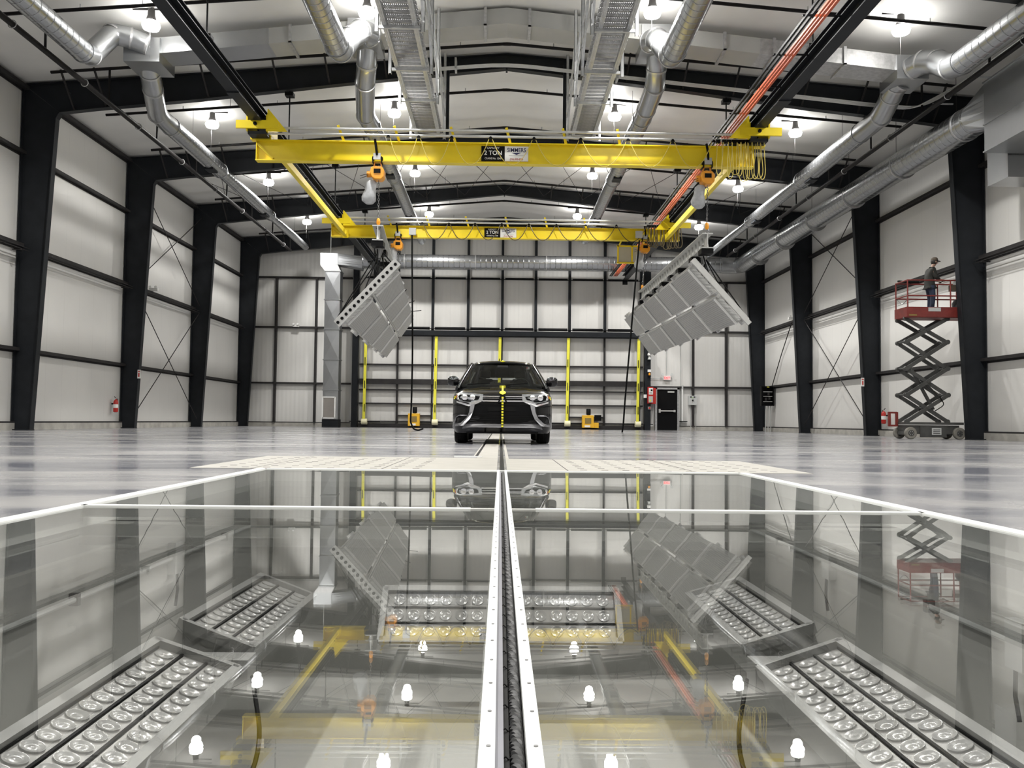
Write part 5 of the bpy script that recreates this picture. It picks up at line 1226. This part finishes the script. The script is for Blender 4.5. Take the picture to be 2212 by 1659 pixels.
M['cap'] = mat('tan_cap', (0.07, 0.052, 0.035), 0.8, noise=0.15)
M['hair'] = mat('dark_hair', (0.015, 0.011, 0.008), 0.6, noise=0.2, nscale=40, bump=0.5, bscale=60)
M['boot'] = mat('work_boot', (0.03, 0.022, 0.015), 0.6, noise=0.2)
px, py, pz = 13.93, 27.66, DZ
per = thing('person', 'person in a dark jacket, blue jeans and cap standing on the raised lift, looking down', 'person', (px, py, pz))
def pp(x, y, z): return (px+x, py+y, pz+z)
BN = [(pp(-0.04, 0, 0.93), 0.10), (pp(-0.05, 0, 1.12), 0.09), (pp(-0.03, 0, 1.32), 0.085), (pp(0.02, 0, 1.45), 0.06), (pp(0.07, 0, 1.53), 0.055), (pp(0.11, 0, 1.62), 0.085), (pp(0.13, 0, 1.70), 0.095),
      # left leg (far, +y)
      (pp(-0.03, 0.10, 0.84), 0.095), (pp(0.02, 0.11, 0.48), 0.065), (pp(-0.01, 0.12, 0.09), 0.045), (pp(0.14, 0.13, 0.035), 0.035),
      # right leg (near, -y)
      (pp(-0.03, -0.10, 0.84), 0.095), (pp(0.00, -0.11, 0.48), 0.065), (pp(-0.05, -0.12, 0.09), 0.045), (pp(0.10, -0.13, 0.035), 0.035),
      # arms
      (pp(0.0, 0.17, 1.38), 0.042), (pp(0.02, 0.22, 1.13), 0.034), (pp(0.24, 0.13, 1.06), 0.032),
      (pp(0.0, -0.17, 1.38), 0.042), (pp(0.03, -0.23, 1.12), 0.034), (pp(0.25, -0.12, 1.08), 0.032)]
BE = [(0,1),(1,2),(2,3),(3,4),(4,5),(5,6),(0,7),(7,8),(8,9),(9,10),(0,11),(11,12),(12,13),(13,14),(2,15),(15,16),(16,17),(2,18),(18,19),(19,20)]
skin_body('body', BN, BE, M['skin'], per)
JN = [(pp(-0.045, 0, 0.95), (0.185, 0.165)), (pp(-0.06, 0, 1.13), (0.17, 0.15)), (pp(-0.04, 0, 1.30), (0.17, 0.145)), (pp(0.01, 0, 1.44), (0.11, 0.10)), (pp(0.04, 0, 1.50), (0.075, 0.07)),
      (pp(0.0, 0.17, 1.40), 0.085), (pp(0.02, 0.23, 1.13), 0.07), (pp(0.20, 0.14, 1.065), 0.05), (pp(0.0, -0.17, 1.40), 0.085), (pp(0.03, -0.24, 1.12), 0.07), (pp(0.21, -0.13, 1.085), 0.05), (pp(-0.04, 0, 0.80), (0.19, 0.17))]
skin_body('jacket', JN, [(0,1),(1,2),(2,3),(3,4),(2,5),(5,6),(6,7),(2,8),(8,9),(9,10),(0,11)], M['jacket'], per)
TN = [(pp(-0.04, 0, 0.97), (0.15, 0.15)), (pp(-0.04, 0.0, 0.88), (0.15, 0.15)), (pp(-0.03, 0.10, 0.78), 0.115), (pp(0.02, 0.11, 0.48), 0.085), (pp(-0.01, 0.12, 0.07), 0.07), (pp(-0.03, -0.10, 0.78), 0.115), (pp(0.0, -0.11, 0.48), 0.085), (pp(-0.05, -0.12, 0.07), 0.07)]
skin_body('jeans', TN, [(0,1),(1,2),(2,3),(3,4),(1,5),(5,6),(6,7)], M['jeans'], per)
for s, x in ((1, 0.0), (-1, -0.04)):
    MB().poly([(px+x-0.09, pz), (px+x+0.20, pz), (px+x+0.21, pz+0.05), (px+x+0.10, pz+0.09), (px+x+0.06, pz+0.15), (px+x-0.07, pz+0.15), (px+x-0.10, pz+0.06)], py+s*0.12-0.05, py+s*0.12+0.05).build('boot', M['boot'], per, bevel=0.02)
# head details: nose, eyes, mouth, ears, hair, cap; the head is bowed towards +x
def hd(mb): return mb
hc = Vector(pp(0.125, 0, 1.665))
MB().lathe([(0.012, 0), (0.018, 0.012), (0.008, 0.035)], hc+Vector((0.088, 0, -0.01)), (0.85, 0, -0.5), n=10).build('nose', M['skin'], per)
for s in (-1, 1):
    MB().lathe([(0.010, 0), (0.012, 0.004), (0.004, 0.008)], hc+Vector((0.082, s*0.032, 0.018)), (1, 0, -0.2), n=10).build('eye', M['black'], per)
    MB().lathe([(0.028, 0), (0.03, 0.008), (0.018, 0.014)], hc+Vector((-0.005, s*0.088, -0.005)), (0, s, 0), n=12).build('ear', M['skin'], per)
MB().box(hc.x+0.08, hc.x+0.092, hc.y-0.022, hc.y+0.022, hc.z-0.058, hc.z-0.05).build('mouth', M['red'], per)
MB().lathe([(0.03, -0.095), (0.075, -0.07), (0.098, -0.02), (0.100, 0.03), (0.085, 0.07)], hc+Vector((-0.025, 0, 0.0)), (0.1, 0, 1), n=18).build('hair', M['hair'], per)
cp = MB().lathe([(0.106, 0.0), (0.108, 0.03), (0.095, 0.075), (0.06, 0.105), (0.015, 0.115)], hc+Vector((-0.005, 0, 0.045)), (-0.05, 0, 1), n=20)
for k in range(1): pass
cp = cp.build('cap', M['cap'], per)
v = []
for k in range(9):
    a = -PI/2+PI*k/8; v.append((hc.x+0.06+0.13*math.cos(a), hc.y+0.082*math.sin(a), hc.z+0.045-0.03*math.cos(a)))
v2 = [(a, b, c-0.008) for a, b, c in v]
MB().add(v+v2, [tuple(range(9)), tuple(reversed(range(9, 18)))]+[(i, (i+1) % 9, 9+(i+1) % 9, 9+i) for i in range(9)]).build('cap_peak', M['cap'], cp)
# hands: palm with five fingers each, curled round a small tool
def hand(wrist, s):
    w_ = Vector(wrist); nodes_ = [(tuple(w_), 0.026), (tuple(w_+Vector((0.045, 0, -0.005))), (0.034, 0.018)), (tuple(w_+Vector((0.085, 0, -0.01))), (0.038, 0.016))]
    ed = [(0,1),(1,2)]
    for k in range(4):
        y = -0.028+0.0185*k; L = (0.040, 0.047, 0.044, 0.034)[k]
        b = len(nodes_); nodes_ += [(tuple(w_+Vector((0.10, y, -0.012))), 0.0095), (tuple(w_+Vector((0.10+L, y, -0.025))), 0.009), (tuple(w_+Vector((0.11+L, y, -0.055))), 0.008), (tuple(w_+Vector((0.09+L*0.8, y, -0.072))), 0.007)]
        ed += [(2,b),(b,b+1),(b+1,b+2),(b+2,b+3)]
    b = len(nodes_); nodes_ += [(tuple(w_+Vector((0.045, -s*0.036, -0.02))), 0.011), (tuple(w_+Vector((0.075, -s*0.05, -0.04))), 0.010), (tuple(w_+Vector((0.10, -s*0.04, -0.058))), 0.0085)]
    ed += [(1,b),(b,b+1),(b+1,b+2)]
    return skin_body('hand', nodes_, ed, M['skin'], per, 1)
hand(pp(0.235, 0.13, 1.06), 1); hand(pp(0.245, -0.12, 1.08), -1)
simple('hand_tool', 'small dark tool held in the hands of the person on the lift', 'tool', MB().cyl(pp(0.345, -0.16, 1.03), pp(0.345, 0.17, 1.01), 0.016, 10), M['black'])
# ================================================================= pit glass, frames, centre slot
GZ = 0.0
GX0, GX1, GY1, GYC = -2.04, 2.10, 7.50, 4.27
CXT = 0.018
def fb(x0, x1, y0, y1, z0, z1): return MB().box(x0, x1, y0, y1, z0, z1)
fr = thing('pit_surround', 'white metal frame around the glass floor panels', 'floor frame', (0, 4, 0))
fb(PX0, GX0+0.02, PY0, PY1, -0.10, 0.006).build('side_rail', M['frame'], fr); fb(GX1-0.02, PX1, PY0, PY1, -0.10, 0.006).build('side_rail', M['frame'], fr)
fb(GX0, GX1, GY1, PY1, -0.10, 0.006).build('end_rail', M['frame'], fr)
fb(GX0, CXT-0.16, GYC-0.028, GYC+0.028, -0.05, 0.006).build('cross_rail', M['frame'], fr); fb(CXT+0.16, GX1, GYC-0.028, GYC+0.028, -0.05, 0.006).build('cross_rail', M['frame'], fr)
for a, b in ((CXT-0.16, CXT-0.042), (CXT+0.042, CXT+0.16)): fb(a, b, GYC-0.022, GYC+0.022, -0.05, 0.004).build('joint_plate', M['alu'], fr)
rl_ = fb(-0.0205, 0.0035, 0, 1, 0, 0.001)
trk = thing('tow_track', 'long centre slot with white edge strips, running from under the camera to the car', 'track', (CXT, 5, 0))
for x0, x1 in ((-0.042, -0.0205), (0.021, 0.042)):
    st_ = fb(CXT+x0-0.0, CXT+x1, 0.4, PY1+0.02, -0.05, 0.007).build('edge_strip', M['frame'], trk)
    y = 1.02
    while y < 4.1:
        MB().lathe([(0.0032, 0.0), (0.0032, 0.0012)], (CXT+(x0+x1)/2+0.002, y, 0.007), n=10).build('screw', M['screw'], st_); y += 0.137
fb(CXT-0.0205, CXT-0.009, 0.4, 47, -0.05, -0.004).build('inner_strip', M['trackgrey'], trk)
fb(CXT-0.009, CXT+0.021, 0.4, 47, -0.07, -0.03).build('channel_floor', M['black'], trk)
y = 0.95; cl = fb(CXT-0.011, CXT-0.001, 0.4, 10, -0.03, -0.012).build('cable_guide', M['black'], trk)
while y < 6.5:
    MB().tube([(CXT-0.012, y, -0.012), (CXT-0.006, y, -0.008), (CXT+0.0, y, -0.014)], 0.0012, 5).build('guide_clip', M['rubber'], cl); y += 0.105 if y < 3 else 0.3
# the tow rope: twisted strands
rp = thing('tow_rope', 'dark twisted steel rope lying in the centre slot', 'rope', (CXT+0.010, 5, -0.01))
xr = CXT+0.0095
for k in range(3):
    pts = []
    y = 0.4; st = 0.006
    while y < 5.2:
        a = 2*PI*(y/0.045)+k*2*PI/3; pts.append((xr+0.0048*math.cos(a), y, -0.012+0.0048*math.sin(a))); y += st
    MB().tube(pts, 0.0056, 6).build('strand', M['ropem'], rp)
MB().cyl((xr, 5.2, -0.012), (xr, 46, -0.012), 0.0095, 10).build('rope', M['ropem'], rp)
# glass: two laminated leaves per panel
gi = 0
for x0, x1, sx in ((GX0+0.02, CXT-0.042, 'left'), (CXT+0.042, GX1-0.02, 'right')):
    for y0, y1, sy in ((PY0+0.02, GYC-0.028, 'near'), (GYC+0.028, GY1, 'far')):
        t = thing('glass_floor_panel', '%s glass floor panel on the %s side of the centre slot, mirroring the hall' % (sy, sx), 'glass panel', ((x0+x1)/2, (y0+y1)/2, 0), 'glass floor panels over the pit')
        MB().box(x0, x1, y0, y1, -0.07, -0.001).build('pane', M['glass'], t)
# supporting beams under the slot and the cross rail
bm_ = thing('pit_beam', 'grey support beam under the centre slot and cross rail', 'beam', (CXT, 4, -0.2))
fb(CXT-0.05, CXT+0.05, PY0, PY1, -0.12, -0.071).build('centre_beam', M['pitwall'], bm_)
# ---- floor plates beyond the glass and the second slot
pt = thing('floor_plate', 'beige steel floor plate with small holes, just beyond the glass', 'floor plate', (0, 9, 0))
for x0, x1, y0, y1 in ((-2.7, CXT-0.045, PY1+0.0, 10.1), (CXT+0.045, 2.75, PY1+0.0, 9.9)):
    p_ = fb(x0, x1, y0, y1, -0.02, 0.003).build('plate', M['plate'], pt)
    mb = MB(); 
    s = -1 if x0 < 0 else 1
    k = 0
    nx = 10
    for i in range(nx):
        for j in range(8):
            x = s*(0.75+0.19*i); y = 7.75+0.28*j
            if min(x0, x1)+0.05 < x < max(x0, x1)-0.05: mb.box(x-0.03, x+0.03, y-0.012, y+0.012, 0.003, 0.0042)
    h = mb.build('hole_pattern', M['girt'], p_); h['kind'] = 'stuff'
    for x in (x0+(x1-x0)*0.2, x0+(x1-x0)*0.62): fb(x-0.004, x+0.004, y0, y1, 0.003, 0.0042).build('plate_joint', M['girt'], p_)
pc = thing('centre_plate', 'narrow beige strip plate between the two slots, running under the car', 'floor plate', (-0.15, 20, 0))
fb(-0.27, CXT-0.045, 10.12, 47, -0.02, 0.003).build('plate', M['plate'], pc); fb(CXT+0.045, 0.10, 9.92, 47, -0.02, 0.003).build('plate', M['plate'], pc)
MB().lathe([(0.05, 0), (0.05, 0.001)], (-0.11, 15.0, 0.003), n=20).build('round_cover', M['girt'], pc)
s2 = thing('side_slot', 'second dark floor slot left of the centre slot, ending at a white bar', 'track', (-0.28, 25, 0))
fb(-0.305, -0.27, 10.5, 47, 0.0, 0.004).build('slot', M['black'], s2); fb(-0.325, -0.305, 10.5, 47, 0.0, 0.005).build('edge_strip', M['plate'], s2)
fb(-0.55, -0.22, 10.32, 10.42, 0.0, 0.012).build('end_bar', M['frame'], s2)
fb(CXT-0.02, CXT+0.021, 7.58, 47, 0.0005, 0.0045).build('slot_shade_strip', M['black'], trk)  # black strip on solid floor, coloured for the shade inside the slot
# ================================================================= LED banks in the pit
def led_bank(label, O, U, V_, nu, rows_, wu, wv, seed=0):
    """O corner; U along (unit), V_ across (unit); rows of lens cups facing up"""
    O = Vector(O); U = Vector(U).normalized(); V_ = Vector(V_).normalized(); N = U.cross(V_).normalized()
    if N.z < 0: N = -N
    t = thing('pit_light_bank', label, 'light panel', O, 'lamp banks in the pit under the glass')
    Rm = Matrix((U, V_, N)).transposed()
    def P(u, v, h=0): return O+U*u+V_*v+N*h
    hb = MB().cbox(P(wu/2, wv/2, -0.10), (wu, wv, 0.16), Rm).build('housing', M['bankgrey'], t)
    mb = MB()
    for v in (-0.012, wv-0.03): mb.cbox(P(wu/2, v+0.02, 0.0), (wu+0.02, 0.045, 0.06), Rm)
    for u in (0, wu): mb.cbox(P(u, wv/2, 0.0), (0.045, wv, 0.06), Rm)
    mb.build('rim_frame', M['bankgrey'], t)
    rw = (wv-0.06)/rows_
    for r in range(rows_):
        v = 0.03+rw*(r+0.5)
        fpl = MB().cbox(P(wu/2, v, -0.012), (wu-0.05, rw-0.022, 0.012), Rm).build('lamp_row', M['rowplate'], t)
        for k in range(nu):
            u = 0.05+(wu-0.10)*(k+0.5)/nu; rr = min(rw*0.34, (wu-0.1)/nu*0.42)
            MB().lathe([(rr*1.05, 0.0), (rr*1.05, 0.008), (rr*0.96, 0.008), (rr*0.72, 0.0025), (rr*0.45, 0.001), (rr*0.2, 0.004), (rr*0.05, 0.005)], P(u, v, -0.006), N, n=18).build('lens_cup', M['lens'], fpl)
        if r < rows_:
            MB().cbox(P(wu/2, 0.03+rw*r, -0.004), (wu-0.04, 0.012, 0.014), Rm).build('gap_strip', M['black'], t)
    return t
led_bank('near left lamp bank in the pit, running along the left wall', (-1.76, 2.3, -0.72), (0, 1, 0), (0.93, 0, -0.31), 19, 3, 2.2, 0.45)
led_bank('far left lamp bank in the pit, under the far left glass reflection', (-1.82, 5.02, -0.74), (0.0, 1, -0.02), (0.93, 0, -0.35), 14, 3, 1.65, 0.44)
led_bank('near right lamp bank in the pit, running along the right wall', (1.78, 2.3, -0.70), (0, 1, 0), (-0.93, 0, -0.31), 19, 3, 2.2, 0.45)
led_bank('far right lamp bank in the pit, toward the back', (1.82, 5.02, -0.74), (0.02, 1, -0.02), (-0.93, 0, -0.28), 14, 3, 1.65, 0.42)
led_bank('wide lamp bank across the back of the pit facing the camera', (-0.87, 6.45, -1.20), (1, 0, 0), (0, 0.66, 0.72), 14, 3, 1.78, 0.45)
# brackets between the side banks, wall boxes with cords, conduits
for s, sd in ((-1, 'left'), (1, 'right')):
    x = -1.52 if s < 0 else 1.55
    t = thing('bank_bracket', 'grey bolted bracket between the two %s pit lamp banks' % sd, 'bracket', (x, 4.8, -0.9), 'brackets between pit lamp banks')
    MB().box(x-0.16, x+0.18, 4.70, 4.86, -1.02, -0.86).build('plate', M['bankgrey'], t)
    for dx in (-0.1, 0.12): MB().cyl((x+dx, 4.68, -0.93), (x+dx, 4.70, -0.93), 0.03, 12).build('bolt', M['black'], t)
    MB().tube(smooth_path([(x+0.2*-s, 4.72, -0.95), (x-s*0.35, 4.4, -1.2), (x-s*0.3, 3.8, -1.5), (x-s*0.55, 3.0, -1.72)], 5), 0.012, 6).build('cord', M['rubber'], t)
    xw = PX0 if s < 0 else PX1
    for y, nm in ((3.55, 'near'), (5.6, 'far')):
        t = thing('pit_junction_box', 'grey junction box with a hanging cord on the %s pit wall, %s one' % (sd, nm), 'electrical box', (xw, y, -0.5), 'junction boxes on the pit walls')
        MB().box(xw, xw-s*0.05, y-0.06, y+0.06, -0.56, -0.36).build('box', M['grey'], t)
        MB().tube([(xw-s*0.04, y, -0.56), (xw-s*0.05, y-0.01, -0.66), (xw-s*0.045, y-0.03, -0.76)], 0.010, 6).build('cord', M['rubber'], t)
    t = thing('pit_conduit', 'thin metal conduit along the %s pit wall' % sd, 'conduit', (xw, 4, -0.45), 'conduits along the pit walls')
    MB().cyl((xw-s*0.025, 0.6, -0.46), (xw-s*0.025, 7.4, -0.46), 0.014, 8).build('tube', M['grey'], t)
    for y in (1.5, 2.9, 4.3, 6.6): MB().box(xw, xw-s*0.045, y-0.015, y+0.015, -0.49, -0.43).build('clip', M['girt'], t)
t = thing('camera_mount', 'small square metal camera mount with a bar in the pit, bottom left of the slot', 'bracket', (-0.45, 2.3, -1.2))
q = MB().box(-0.62, -0.52, 2.30, 2.34, -1.24, -1.14).build('plate', M['bankgrey'], t); MB().cyl((-0.57, 2.29, -1.19), (-0.57, 2.30, -1.19), 0.02, 14).build('bolt', M['black'], t)
MB().box(-0.52, -0.2, 2.31, 2.33, -1.20, -1.18).build('bar', M['alu'], t)
MB().box(-0.60, -0.54, 2.3, 2.36, PZ, -1.24).build('post', M['bankgrey'], t)
